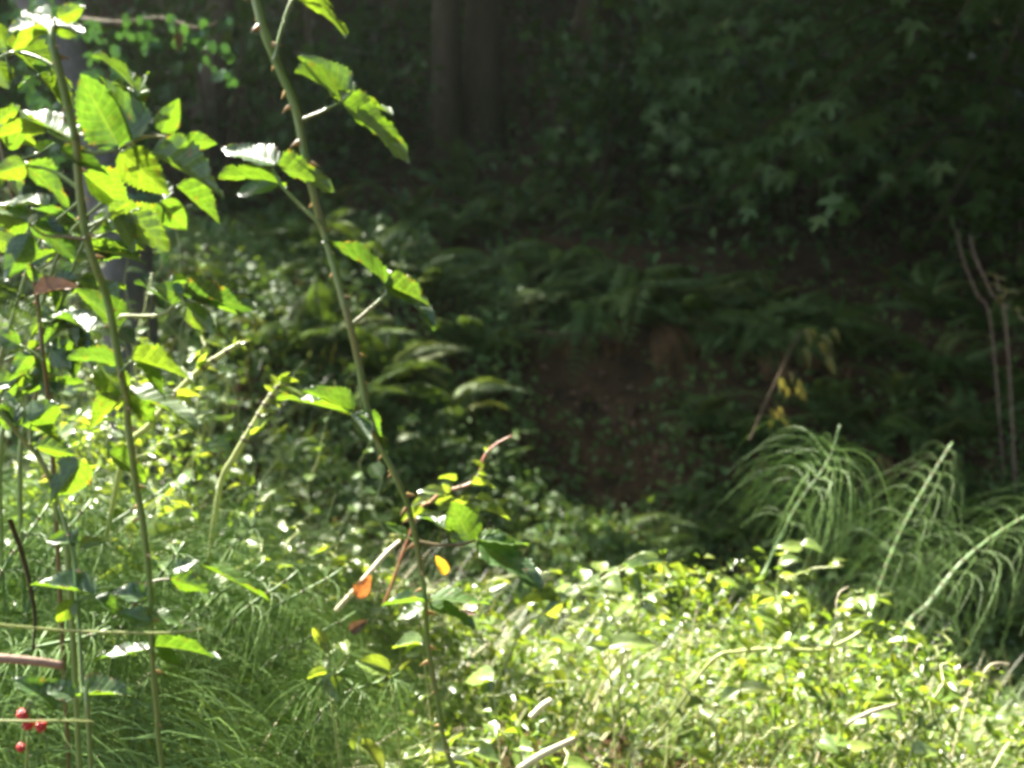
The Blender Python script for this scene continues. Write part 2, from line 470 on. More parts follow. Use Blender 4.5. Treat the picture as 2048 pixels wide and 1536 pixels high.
for it in range(40):                                         # unseen sparse crowns added so a little filtered sun reaches the mound
    un = np.where(cov < 1)[0]
    if len(un) == 0: break
    best = None
    for c in range(40):
        cen = mp[crng.choice(un)] + S * crng.uniform(6.5, 12) + crng.normal(size=3) * .3
        r = crng.uniform(.8, 2.0)
        if cen[2] - r < 1.5 + cen[1] * .20 or ray_dist(lit, cen).min() < r * 1.25 + .1: continue
        sc = (ray_dist(mp[un], cen) < r * .8).sum() - 1.2 * (ray_dist(mp[cov >= 1], cen) < r * .9).sum()
        if best is None or sc > best[0]: best = (sc, cen, r)
    if best is None: continue
    crowns.append((best[1], best[2])); thin.append(len(crowns) - 1)
    cov += ray_dist(mp, best[1]) < best[2] * .8
extra = 0
for it in range(900):                                        # unseen crowns added to block skylight, away from the sunlit clearing
    cen = np.array([crng.uniform(-10, 11), crng.uniform(6.5, 19), 0])
    if cen[0] < .5 and cen[1] < 12.5: continue
    cen[2] = max(gz(cen[0], cen[1]) + crng.uniform(4, 8.5), 1.5 + cen[1] * .2 + 2.2)
    r = crng.uniform(1.5, 2.6)
    if ray_dist(lit, cen).min() < r * 1.28 + .12 or over_mound(cen, r): continue
    if any(np.linalg.norm(cen - c) < (r + q) * .55 for c, q in crowns): continue
    crowns.append((cen, r)); extra += 1
    if extra >= 58: break
extra = 0
for it in range(1600):                                       # unseen crowns added overhead to darken the dip and the right-hand bank
    cen = np.array([crng.uniform(.6, 9), crng.uniform(-7, 9.5), 0])
    r = crng.uniform(1.2, 2.1)
    cen[2] = 1.5 + max(cen[1], 1) * .2 + r * 1.25 + crng.uniform(.1, 2.5)
    if cen[1] < 1 and cen[0] < 1.5: cen[2] += 1.5
    if ray_dist(lit, cen).min() < r * 1.28 + .12 or over_mound(cen, r): continue
    if any(np.linalg.norm(cen - c) < (r + q) * .42 for c, q in crowns): continue
    crowns.append((cen, r)); extra += 1
    if extra >= 95: break
extra = 0
for it in range(900):                                        # crowns added out of view behind the viewpoint to cut low skylight
    cen = np.array([crng.uniform(1.2, 9), crng.uniform(-10, -1.5), crng.uniform(2.5, 12)])
    r = crng.uniform(1.4, 2.2)
    if any(np.linalg.norm(cen - c) < (r + q) * .5 for c, q in crowns): continue
    if np.linalg.norm(cen - np.array(CAM)) < r * 1.4 + .6 or ray_dist(lit, cen).min() < r * 1.28 + .12 or over_mound(cen, r): continue
    crowns.append((cen, r)); extra += 1
    if extra >= 46: break
cov2 = np.zeros(len(mp))
for c, q in crowns: cov2 += ray_dist(mp, c) < q * .8
print('crowns', len(crowns), 'uncovered', int((covered < 1).sum()), 'of', len(shade), 'mound cover', np.bincount(cov2.astype(int)), len(thin))

def tree(name, label, base_path, radii, mat, group=None, sides=14, cat='tree'):
    b = base_path[0]
    root = thing(name, (b[0], b[1], b[2]), label, cat, group)
    P = smooth_path([Vector(p) - Vector(b) for p in base_path], 5)
    V, T, U = tube(P, radii, sides)
    a = np.arange(len(V))
    ang = np.arctan2(V[:, 1], V[:, 0])
    wob = 1 + .05 * np.sin(ang * 5 + V[:, 2] * 1.3) 
    link('trunk', mesh_np('trunk', V, T, mat), root, Matrix.Identity(4))
    root['_top'] = 1
    return root, [Vector(b) + p for p in P]
def trunk_path(x, y, h, lean=(0, 0), wob=.12, z0=None):
    z = gz(x, y) - .15 if z0 is None else z0
    return [(x + lean[0] * t + wob * math.sin(t * 5 + x) * t, y + lean[1] * t + wob * math.cos(t * 4 + y) * t, z + h * t) for t in (0, .12, .3, .5, .75, 1)]
specs = [
 ('forest_tree', 'tall grey-brown trunk, thicker of the twin trunks rising from the fern bank', -.58, 11.0, 12, (.1, .6), .115, 'bark'),
 ('forest_tree', 'slimmer trunk growing close behind the thick grey-brown trunk', -.28, 11.35, 12, (.15, .8), .15, 'bark'),
 ('forest_tree', 'mossy trunk leaning right beyond the twin trunks', .55, 12.2, 11, (2.2, .8), .17, 'bark'),
 ('forest_tree', 'narrow upright trunk behind the leaning mossy trunk', .95, 13.4, 12, (-.3, .5), .20, 'bark'),
 ('forest_tree', 'dark trunk in deep shade left of the twin trunks', -1.75, 12.8, 12, (-.8, .8), .22, 'bark'),
 ('forest_tree', 'thin dark trunk leaning over the fern slope', -2.6, 10.6, 10, (1.4, .8), .13, 'bark'),
 ('forest_tree', 'tree beyond the left edge whose crown shades the ferns', -6.4, 8.5, 12, (.3, .5), .26, 'bark'),
 ('forest_tree', 'tree on the left hillside behind the ivy trunk', -5.6, 12.2, 12, (.2, .4), .28, 'bark'),
 ('forest_tree', 'tree at the head of the slope among dark shrubs', 2.6, 15.5, 12, (.2, .4), .26, 'bark'),
 ('forest_tree', 'tree on the right hillside beyond the maple', 6.6, 12.0, 12, (-.2, .4), .28, 'bark'),
 ('forest_tree', 'tree beyond the right edge whose crown roofs the earth bank', 7.0, 7.6, 11, (-.6, .5), .25, 'bark'),
 ('forest_tree', 'unseen tree close on the right, added so its boughs darken the dip', 4.6, 3.6, 9, (-.5, .6), .2, 'bark'),  # added off view to carry crowns that cut the skylight
 ('forest_tree', 'unseen tree behind the viewpoint, added so its crown shades the dip', 3.6, -2.6, 9, (.2, .3), .2, 'bark'),  # added behind the camera to darken the dip
 ('forest_tree', 'unseen tree to the right of the viewpoint, added to block skylight', 7.0, .4, 9, (-.3, .2), .22, 'bark'),  # added off view to hold up shading crowns
 ('forest_tree', 'unseen tree behind the viewpoint on the right, added to screen low skylight', 1.9, -6.0, 12, (.2, .3), .22, 'bark'),  # added behind the camera as a screen against low skylight
 ('forest_tree', 'tree high on the hillside in the darkest shade', -2.2, 18.0, 12, (.2, .4), .28, 'bark'),
]
TREES = []
for nm, lb, x, y, h, ln, r, mt in specs:
    root, P = tree(nm, lb, trunk_path(x, y, h, ln), [r * 1.45, r * 1.05, r, r * .85, r * .6, r * .25], M[mt], 'forest trees on the hillside')
    TREES.append((root, P))
# the maple with low branches is built below; it also carries part of the canopy
mp_path = trunk_path(3.75, 8.6, 9, (-.3, .7))
maple, mpP = tree('maple_tree', 'broad-leaved maple with low leafy branches hanging over the fern bank', mp_path, [.24, .17, .15, .13, .09, .04], M['bark'], 'forest trees on the hillside')
TREES.append((maple, mpP))
for ci, (cen, r) in enumerate(crowns):
    c = Vector(cen)
    best = min(TREES, key=lambda t: min((p.xy - c.xy).length + .3 * abs(p.z - c.z + 1.5) for p in t[1]))
    root, P = best
    q = min(P, key=lambda p: (p.xy - c.xy).length + .6 * abs(p.z - c.z + 1.2))
    mid = q.lerp(c, .5) + Vector((0, 0, .35))
    lp = smooth_path([q - root.location, mid - root.location, c - root.location], 4)
    V, T, U = tube(lp, [.07, .05, .02], 5)
    link('limb', mesh_np('limb', V, T, M['bark']), root, Matrix.Identity(4))
    ang = random.uniform(0, 6.28)
    link('crown', THIN if ci in thin else random.choice(CROWNS), root, Matrix.Translation(c - root.location) @ Matrix.Rotation(ang, 4, 'Z') @ Matrix.Diagonal((r, r, r, 1)))

# maple branches with large lobed leaves
MAPLE = [mesh_np('leaf', *maple_shape(s)[:2], M['maple'], maple_shape(s)[2]) for s in range(4)]
mloc = maple.location
nleaf = 0
branch_ends = []
for k in range(22):
    px = random.uniform(1340, 2100); py = random.uniform(60, 470)
    if py > 330 and px < 1400: py -= 120
    branch_ends.append((px, py, random.uniform(6.0, 7.7)))
branch_ends += [(1500, 350, 6.2), (1560, 420, 6.0), (1440, 300, 6.5), (1900, 60, 5.4), (2010, 120, 5.3), (1960, 0, 5.6), (1620, 300, 6.2), (1420, 400, 6.6)]
for px, py, d in branch_ends:
    e = pix(px, py, d)
    q = min(mpP, key=lambda p: abs(p.z - e.z - .5))
    mid = q.lerp(e, .55) + Vector((0, 0, .3))
    bp = smooth_path([q - mloc, mid - mloc, e - mloc], 6)
    V, T, U = tube(bp, [.016, .009, .003], 5)
    br = link('branch', mesh_np('branch', V, T, M['bark']), maple, Matrix.Identity(4))
    for j in range(10):
        t = random.uniform(.5, 1.02)
        b = bp[min(len(bp) - 1, int(t * (len(bp) - 1)))] + Vector((random.gauss(0, .16), random.gauss(0, .16), random.gauss(-.02, .10)))
        sz = random.uniform(.085, .145)
        if nleaf < 300:
            yd = Vector((random.gauss(.15, .5), random.gauss(-.45, .4), random.gauss(-.6, .3)))
            zd = Vector((random.gauss(0, .3), random.gauss(-.45, .3), 1))
            link('leaf', random.choice(MAPLE), br, leaf_matrix(b, yd, zd, sz, sz)); nleaf += 1
n = 3600
u = rng.random(n)
pts = np.array([pix(a, b, c) for a, b, c in zip(rng.uniform(1280, 2200, n), rng.uniform(-80, 520, n) , rng.uniform(7.2, 10.5, n))])
keep = pts[:, 2] > ground(pts[:, 0], pts[:, 1]) + .7
# clumps: keep where a noise field is high so dark gaps stay open
keep &= fnoise(pts[:, 0] * 2 + pts[:, 1], pts[:, 2] * 2, 2.2) > -.15
pts = pts[keep]; n = len(pts)
me = scatter(maple_shape(9), pts - np.array(mloc), np.stack([rng.normal(.1, .5, n), rng.normal(-.3, .4, n), rng.normal(-.5, .3, n)], 1),
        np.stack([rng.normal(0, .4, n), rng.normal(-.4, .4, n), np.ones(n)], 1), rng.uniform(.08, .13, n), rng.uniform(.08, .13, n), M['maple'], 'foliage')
tag(link('foliage', me, maple, Matrix.Identity(4)), kind='stuff')

# ivy-clad trunk at the left
ivP = [pix(20, -130, 4.9), pix(78, 0, 4.8), pix(140, 130, 4.7), pix(185, 260, 4.65), pix(222, 400, 4.6), pix(255, 560, 4.6)]
b = ivP[-1].copy(); b.z = gz(b.x, b.y) - .1
ivP = [b] + ivP[::-1] + [ivP[0] + Vector((-.6, 1.2, 1.4)), ivP[0] + Vector((-.8, 3.6, 3.2))]
ivy_tree, ivTP = tree('ivy_tree', 'leaning grey trunk with ivy climbing over it, behind the leafy bramble', [tuple(p) for p in ivP], [.11, .10, .095, .09, .085, .085, .08, .06, .03], M['greybark'], cat='tree')
il = ivy_tree.location
link('crown', CROWNS[1], ivy_tree, Matrix.Translation(ivP[-1] - il) @ Matrix.Diagonal((.35, .35, .35, 1)))
IVY = [mesh_np('ivy_leaf', *maple_shape(20 + s)[:2], M['ivy'], maple_shape(20 + s)[2]) for s in range(2)]
ROUND = [mesh_np('leaf', *leaf_shape(6, 4, p_round, fold=.2, droop=.2, seed=s)[:2], M['ivy'], leaf_shape(6, 4, p_round, seed=s)[2]) for s in range(2)]
for k in range(190):
    px = random.uniform(0, 330); py = random.uniform(-20, 600)
    # ivy runs up both flanks of the trunk; the bare grey bark shows between
    cx = np.interp(py, [0, 130, 260, 400], [78, 140, 185, 222])
    off = px - cx
    if abs(off) < 34 and 110 < py < 400: continue
    if abs(off) > 105: continue
    p = pix(px, py, random.uniform(4.4, 4.75))
    s = random.uniform(.035, .06)
    link('ivy_leaf', random.choice(IVY), ivy_tree, leaf_matrix(p - il, (random.gauss(0, .4), random.gauss(-.2, .2), -1), (random.gauss(0, .4), -1, random.uniform(.2, .8)), s, s))
# bare side branch with hanging sprays of round leaves
bp = [pix(150, 40, 4.7), pix(240, 48, 4.6), pix(320, 38, 4.55), pix(390, 58, 4.5), pix(435, 48, 4.5)]
V, T, U = tube(smooth_path([p - il for p in bp], 4), [.018, .014, .012, .009, .006], 6)
sb = link('side_branch', mesh_np('side_branch', V, T, M['bark']), ivy_tree, Matrix.Identity(4))
for x0, y0, n, dx in ((430, 50, 17, 18), (300, 45, 9, -20), (340, 45, 8, 10), (250, 50, 10, -5), (385, 60, 4, 0)):
    for k in range(n):
        px = x0 + dx * k / n + random.gauss(0, 16); py = y0 - 15 + k * 8 + random.gauss(0, 6)
        s = random.uniform(.030, .052)
        link('leaf', random.choice(ROUND), sb, leaf_matrix(pix(px, py, 4.5 + random.uniform(-.08, .08)) - il, (random.gauss(.2, .5), random.gauss(0, .3), -.8), (random.gauss(0, .4), -.8, random.uniform(.1, .9)), s, s * .85))
link('dead_leaf', mesh_np('dead_leaf', *leaf_shape(6, 4, p_bramble, fold=.5)[:2], M['brownleaf']), sb, leaf_matrix(pix(355, 62, 4.5) - il, (0, 0, -1), (.6, -1, 0), .07, .04))

# ---------------------------------------------------------------- shrubs in the dark behind
def shrub_mesh(seed, n=520):
    r = np.random.default_rng(seed)
    K = 24
    cc = r.normal(size=(K, 3)) * np.array([.36, .36, .28]); cc[:, 2] += .62
    P = cc[r.integers(0, K, n)] + r.normal(size=(n, 3)) * .1
    y = r.normal(size=(n, 3)); y[:, 2] -= .4
    z = r.normal(size=(n, 3)) * .5; z[:, 2] += 1; z[:, 1] -= .4
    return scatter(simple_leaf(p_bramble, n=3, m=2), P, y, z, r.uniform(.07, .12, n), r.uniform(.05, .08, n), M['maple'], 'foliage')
SHR = [shrub_mesh(s) for s in (31, 32, 33)]
def shrub_stems(seed):
    r = random.Random(seed); parts = []
    for k in range(6):
        a = r.uniform(0, 6.28); q = r.uniform(.1, .4)
        parts.append(tube(smooth_path([Vector((0, 0, -.1)), Vector((math.cos(a) * q * .4, math.sin(a) * q * .4, .4)), Vector((math.cos(a) * q, math.sin(a) * q, .95))], 3), [.02, .012, .005], 4))
    return mesh_np('stems', *join(parts)[:2], M['bark'])
SHS = [shrub_stems(s) for s in (1, 2)]
shrubs = [(-4.2, 8.9), (-3.3, 9.8), (-2.2, 9.4), (-1.5, 10.6), (.75, 10.4), (1.2, 11.0), (1.8, 9.8), (2.6, 10.4), (3.4, 11), (4.4, 10), (5.2, 9.4), (-4.6, 11), (-3, 12), (-.9, 12.6), (1.6, 12.2), (3.8, 12.6), (5.6, 12), (-5.4, 13.4), (0, 14.5), (2.4, 14), (-2.4, 14.4), (4.9, 14.6), (6.8, 14), (3.6, 8.0), (4.3, 7.7), (-1.7, 11.4)]
for i, (x, y) in enumerate(shrubs):
    s = random.uniform(.9, 1.5)
    t = thing('shrub', (x, y, gz(x, y) - .05), 'dark leafy shrub ' + ('under the low maple branches' if x > 2.4 and y < 11.5 else 'close to the twin trunks' if -1.8 < x < 1.3 and y < 11.5 else 'between the ivy trunk and the twin trunks' if x < 0 and y < 11.5 else 'high on the hillside behind the tree trunks'), 'shrub', 'shrubs on the shaded hillside')
    Mx = Matrix.Rotation(random.uniform(0, 6.28), 4, 'Z') @ Matrix.Diagonal((s, s, s, 1))
    tag(link('foliage', SHR[i % 3], t, Mx), kind='stuff'); link('stems', SHS[i % 2], t, Mx)
# low growth over the hillside
n = 22000
yy = 7.6 + rng.random(n) ** .8 * 14; xx = rng.uniform(-1, 1, n) * (yy * .47 + 1.2)
hh = rng.random(n) ** 1.5 * .35
P = np.stack([xx, yy, ground(xx, yy) + hh], 1)
yd = np.stack([rng.normal(.2, .6, n), rng.normal(-.3, .5, n), rng.normal(-.25, .4, n)], 1)
zd = np.stack([rng.normal(0, .4, n), rng.normal(-.3, .4, n), np.ones(n)], 1)
sz = rng.uniform(.05, .11, n) * (1 + .05 * (yy - 7))
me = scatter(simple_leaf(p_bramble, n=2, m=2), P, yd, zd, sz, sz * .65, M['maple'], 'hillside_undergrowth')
tag(link('hillside_undergrowth', me), 'low dark leafy growth covering the shaded hillside', 'undergrowth', kind='stuff')

# ---------------------------------------------------------------- sword ferns
def frond(seed, n=26, arch=.75, mat='fern'):
    r = random.Random(seed)
    P = []
    for i in range(15):
        t = i / 14
        P.append(Vector((.03 * math.sin(t * 4 + seed), t * .86 + .0 * t, arch * (t * .95 - 1.25 * t * t))))
    parts = [tube(P, [.008, .005, .002], 3)]
    lf = leaf_shape(2, 2, p_lance, fold=.35, droop=.25)
    for i in range(n):
        t = .10 + .9 * i / n
        k = min(13, int(t * 14)); f = t * 14 - k
        c = P[k].lerp(P[k + 1], f); tan = (P[k + 1] - P[k]).normalized()
        side = tan.cross(Vector((0, 0, 1))).normalized()
        ln = .135 * (math.sin(math.pi * min(1, t * .92 + .08)) ** .7) * r.uniform(.85, 1.1) + .01
        for sgn in (-1, 1):
            yd = side * sgn + tan * .35 + Vector((0, 0, r.uniform(-.25, .05)))
            Mx = leaf_matrix(c, yd, side.cross(tan), ln, ln * .27)
            V = np.array([tuple(Mx @ Vector(v)) for v in lf[0]])
            parts.append((V, lf[1], lf[2]))
    V, T, U = join(parts)
    return mesh_np('frond', V, T, M[mat], U)
FR = [frond(1, arch=.55), frond(2, arch=.8), frond(3, arch=1.05), frond(4, arch=.35)]
FRD = [frond(5, arch=1.0, mat='dryfern')]
def fern(x, y, size, label, group, n=11, hang=0.0, dry=0, z=None):
    pxf = 1024 + x / y * FPX
    if group == 'ferns in the dip':
        label = ('small fern in the dip right below the bare brown earth', 'fern in the dip behind the sunlit drooping horsetail', 'shaded fern behind the leaning thick-stemmed horsetail')[0 if pxf < 1450 else 1 if pxf < 1750 else 2]
    elif group == 'ferns on the mound':
        label = ('arching fern at the edge of the leafy mound beside the bare earth', 'arching fern on the mound behind the long thorny cane', 'fern on the mound half hidden behind the backlit bramble leaves')[0 if pxf > 850 else 1 if pxf > 610 else 2] + (', one frond withered' if dry else '')
    elif group == 'ferns below the tall trunks':
        label = 'fern in dim light ' + ('right at the foot of the twin trunks' if 850 < pxf < 1000 else 'on the slope left of the twin trunks' if pxf < 850 else 'between the twin trunks and the maple')
    t = thing('sword_fern', (x, y, gz(x, y) - .02 if z is None else z), label, 'fern', group)
    a0 = random.uniform(0, 6.28)
    for k in range(n):
        a = a0 + k * 2.4 + random.gauss(0, .15)
        s = size * random.uniform(.75, 1.1)
        up = random.uniform(.45, 1.2) - hang * .75
        R = Matrix.Rotation(a, 4, 'Z') @ Matrix.Rotation(up, 4, 'X') @ Matrix.Rotation(random.gauss(0, .25), 4, 'Y')
        link('frond', random.choice(FR), t, R @ Matrix.Diagonal((s, s, s, 1)))
    for k in range(dry):
        s = size * random.uniform(.6, .9)
        R = Matrix.Rotation(math.pi + random.gauss(0, .7), 4, 'Z') @ Matrix.Rotation(random.uniform(-1.1, -.5), 4, 'X')
        o = link('frond', FRD[0], t, R @ Matrix.Diagonal((s, s, s, 1))); o['label'] = 'brown withered hanging frond'
def inpx(px, d):
    return (px - 1024) / FPX * d
# along the top of the earth bank, hanging over it
for i, (px, d, s) in enumerate(((1060, 7.35, .7), (1140, 7.2, .75), (1215, 7.25, .8), (1300, 7.15, .8), (1385, 7.2, .8), (1470, 7.15, .75), (1560, 7.1, .75), (1650, 7.2, .7), (1120, 7.8, .75), (1250, 7.7, .75), (1400, 7.8, .75), (1540, 7.7, .7), (1020, 7.9, .7))):
    fern(inpx(px, d), d, s, 'dark fern hanging over the brown earth bank with withered fronds below' if i < 8 else 'dark green fern just behind the fringe on top of the earth bank', 'ferns along the earth bank', 13, .85, 3 if i < 8 else 0)
for px, d, s in ((1700, 7.0, .5), (1800, 6.7, .55), (1880, 6.9, .55), (1960, 6.6, .6), (2040, 6.8, .6), (1990, 7.4, .6), (1860, 7.6, .6)):
    fern(inpx(px, d), d, s, 'fern growing beneath the maple branches beyond the bare earth', 'ferns under the maple', 10, .3, 1)
for px, d, s in ((900, 8.6, .6), (820, 8.9, .6), (980, 8.8, .6), (740, 8.4, .55), (1050, 9.2, .6), (660, 9.0, .6), (560, 8.6, .6), (480, 9.4, .6), (1180, 9.0, .6), (1320, 9.2, .6), (930, 9.9, .7)):
    fern(inpx(px, d), d, s, 'fern in dim light at the foot of the tall trunks', 'ferns below the tall trunks', 9, .1)
# on the green mound
for px, d, s in ((985, 6.2, .5), (910, 6.4, .6), (835, 6.0, .55), (760, 6.3, .62), (690, 5.7, .52), (640, 6.3, .6), (570, 6.0, .55), (500, 6.4, .6), (880, 5.5, .42), (780, 5.2, .4), (430, 6.0, .5), (350, 6.3, .5), (960, 6.8, .55), (860, 7.0, .55), (740, 7.1, .55), (620, 7.2, .55)):
    fern(inpx(px, d), d, s, 'arching green fern on the leafy mound left of the bare earth', 'ferns on the mound', 13, .25, 1 if random.random() < .4 else 0)
# in the dip in front of the earth bank
for px, d, s in ((1330, 5.4, .45), (1250, 5.7, .45), (1420, 5.7, .45), (1640, 5.5, .45), (1760, 5.6, .45), (1900, 5.2, .5), (2010, 5.0, .5), (1850, 4.7, .4), (1540, 5.8, .4), (1130, 5.5, .4), (1480, 5.1, .4), (1700, 4.9, .42), (1960, 5.7, .5), (1380, 6.1, .42), (1700, 6.1, .45), (1830, 6.2, .5), (1300, 5.1, .4), (1560, 5.4, .42), (1440, 6.2, .4), (1500, 6.5, .55), (1590, 6.45, .55), (1680, 6.6, .55), (1770, 6.5, .6), (1860, 6.5, .6), (1940, 6.1, .55), (1420, 6.6, .5), (1580, 6.0, .5), (2020, 6.2, .55)):
    fern(inpx(px, d), d, s, 'small drooping fern in the shaded dip below the earth bank', 'ferns in the dip', 9, .3, 1)

# ---------------------------------------------------------------- shaded low growth in the dip and on the mound
n = 64000
xx = rng.uniform(-3.4, 3.2, n); yy = rng.uniform(3.5, 8.0, n)
pxs = 1024 + xx / yy * FPX
bare = sstep(.0, .12, xx) * sstep(6.58, 6.75, yy + .12 * fnoise(xx, yy, 5.0)) * (.7 + .25 * (1 - sstep(1.0, 1.5, xx))) # the brown earth stays open
dens = np.clip(.35 + .5 * fnoise(xx, yy, 2.5) + .6 * (1 - sstep(-.3, .7, xx)) + .55 * (1 - sstep(5.8, 6.8, yy)), .14, 1) * (1 - bare)
k = rng.random(n) < dens
xx = xx[k]; yy = yy[k]; n = len(xx)
lump = np.clip(fnoise(xx, yy, 4.2) + .3, 0, 1)
hh = rng.random(n) ** 1.2 * (.08 + .26 * lump)
P = np.stack([xx, yy, ground(xx, yy) + hh + .01], 1)
yd = np.stack([rng.normal(.45, .6, n), rng.normal(-.3, .5, n), rng.normal(-.4, .35, n)], 1)
zd = np.stack([rng.normal(0, .35, n), rng.normal(-.35, .35, n), np.ones(n)], 1)
sz = rng.uniform(.024, .055, n)
me = scatter(simple_leaf(p_round, n=3, m=2), P, yd, zd, sz, sz * rng.uniform(.5, .9, n), M['shade'], 'shaded_ground_cover')
tag(link('shaded_ground_cover', me), 'shaded carpet of small round leaves between the sunlit patch and the ferns', 'ground cover', kind='stuff')
# fallen leaves on the bare earth
n = 7000
xx = rng.uniform(-.2, 3.6, n); yy = rng.uniform(5.2, 7.3, n)
k = fnoise(xx, yy, 6.0) + rng.normal(0, .3, n) > .25
xx = xx[k]; yy = yy[k]; n = len(xx)
P = np.stack([xx, yy, ground(xx, yy) + .012], 1)
yd = np.stack([rng.normal(0, 1, n), rng.normal(0, 1, n), rng.normal(0, .25, n)], 1)
zd = np.stack([rng.normal(0, .3, n), rng.normal(-.3, .3, n), np.ones(n)], 1)
sz = rng.uniform(.015, .06, n)
me = scatter(leaf_shape(3, 2, p_bramble, fold=.5, droop=.4), P, yd, zd, sz, sz * .55, M['brownleaf'], 'leaf_litter')
tag(link('leaf_litter', me), 'scattered brown dead leaves on the bare earth bank', 'leaf litter', kind='stuff')

# ---------------------------------------------------------------- the sunlit plant layer
for nm, n, smin, smax, wmin, wmax, tp, lb in (('sunlit_ground_cover', 66000, .012, .036, .3, .6, p_lance, 'bright tangle of small sunlit leaves filling the clearing'),
                              ('sunlit_creeper', 5500, .028, .06, .45, .75, p_bramble, 'creeping broader leaves mixed through the sunlit tangle')):
    xx = rng.uniform(-2.1, 2.3, n); yy = rng.uniform(1.3, 4.4, n)
    H = vegh(xx, yy)
    k = rng.random(n) < np.clip(H / .22, 0, 1) * np.clip(.75 + .9 * fnoise(xx * 1.3, yy, 5.0), .2, 1) * (1 - .62 * (1 - sstep(-.55, -.2, xx)) * (1 - sstep(2.6, 3.0, yy)))
    xx = xx[k]; yy = yy[k]; H = H[k]; n = len(xx)
    hh = H * (1 - rng.random(n) ** 1.9 * .95) + rng.normal(0, .018, n)
    P = np.stack([xx, yy, ground(xx, yy) + np.maximum(hh, .01)], 1)
    yd = np.stack([rng.normal(.45, .55, n), rng.normal(-.1, .5, n), rng.normal(-.30, .4, n)], 1)
    zd = np.stack([rng.normal(-.15, .45, n), rng.normal(-.2, .45, n), np.ones(n)], 1)
    sz = rng.uniform(smin, smax, n)
    me = scatter(simple_leaf(tp, n=3, m=2, fold=.4), P, yd, zd, sz, sz * rng.uniform(wmin, wmax, n), M['cover' if nm != 'sunlit_creeper' else 'sprig'], nm)
    tag(link(nm, me), lb, 'ground cover', kind='stuff')
# grass in the sunlit layer and its shaded edge
def blades(n, x0, x1, y0, y1, hmin, hmax, mat, name, lean=.35, z_of=None, w=.0035):
    xx = rng.uniform(x0, x1, n); yy = rng.uniform(y0, y1, n)
    zz = ground(xx, yy) + (z_of(xx, yy) if z_of else 0)
    L = rng.uniform(hmin, hmax, n)
    a = rng.normal(-.15, .85, n)
    d = np.stack([np.cos(a), np.sin(a), np.zeros(n)], 1)
    seg = 5
    t = np.linspace(0, 1, seg + 1)
    bend = rng.uniform(.2, 1.1, n)
    side = np.stack([-np.sin(a), np.cos(a), np.zeros(n)], 1)
    base = np.stack([xx, yy, zz], 1)
    out = lean * t[None, :] + bend[:, None] * .55 * t[None, :] ** 2
    up = t[None, :] - bend[:, None] * .42 * t[None, :] ** 2.2
    C = base[:, None, :] + L[:, None, None] * (out[:, :, None] * d[:, None, :] + up[:, :, None] * np.array([0, 0, 1.0]))
    ww = (w * rng.uniform(.6, 1.5, n))[:, None] * (1 - t[None, :] ** 2 * .92)
    V = np.stack([C - side[:, None, :] * ww[:, :, None], C + side[:, None, :] * ww[:, :, None]], 2).reshape(-1, 3)
    F = (quads(seg, 1)[None] + (np.arange(n) * (seg + 1) * 2)[:, None, None]).reshape(-1, 3)
    return mesh_np(name, V, F, M[mat], np.zeros((len(V), 2)), np.repeat(rng.random(n), (seg + 1) * 2))
me = blades(5200, -2.0, 2.2, 1.7, 3.9, .2, .46, 'grass', 'sunlit_grass', w=.0013, z_of=lambda a, b: vegh(a, b) * .32)
tag(link('sunlit_grass', me), 'thin green and straw grass blades among the sunlit leaves', 'grass', kind='stuff')
me = blades(700, -1.6, 2.2, 1.8, 3.7, .2, .42, 'straw', 'dead_grass', w=.0012, z_of=lambda a, b: vegh(a, b) * .4)
tag(link('dead_grass', me), 'dead straw-coloured grass stalks tangled through the sunlit leaves', 'dead grass', kind='stuff')
me = blades(3200, -3, 2.6, 3.8, 6.0, .12, .30, 'grass', 'shaded_grass', w=.0025)
tag(link('shaded_grass', me), 'sparse grass in the shaded dip behind the sunlit patch', 'grass', kind='stuff')

# fine hair-like growth sweeping through the horsetail stand
n = 17000
xx = rng.uniform(-1.6, -.25, n); yy = rng.uniform(1.7, 3.1, n)
zz = ground(xx, yy) + rng.uniform(.12, .62, n) * (1 - .35 * sstep(-.6, -.25, xx))
L = rng.uniform(.16, .36, n); a = rng.normal(-.15, .55, n)
t = np.linspace(0, 1, 6)
d = np.stack([np.cos(a), np.sin(a), np.zeros(n)], 1); sd = np.stack([-np.sin(a) * .5, np.cos(a) * .5, np.full(n, .7)], 1)
up = rng.uniform(.2, .7, n)[:, None] * t - rng.uniform(.8, 1.3, n)[:, None] * t ** 2
C = np.stack([xx, yy, zz], 1)[:, None] + L[:, None, None] * (d[:, None] * (t * .95)[None, :, None] + up[:, :, None] * np.array([0, 0, 1.]))
w = (.0011 * (1 - .7 * t))[None, :, None]
V = np.stack([C - sd[:, None] * w, C + sd[:, None] * w], 2).reshape(-1, 3)
F = (quads(5, 1)[None] + (np.arange(n) * 12)[:, None, None]).reshape(-1, 3)
me = mesh_np('horsetail_thicket', V, F, M['horsetail'], np.zeros((len(V), 2)), np.repeat(rng.random(n), 12))
tag(link('horsetail_thicket', me), 'mass of fine hair-like horsetail branches sweeping down to the right', 'horsetail thicket', kind='stuff')

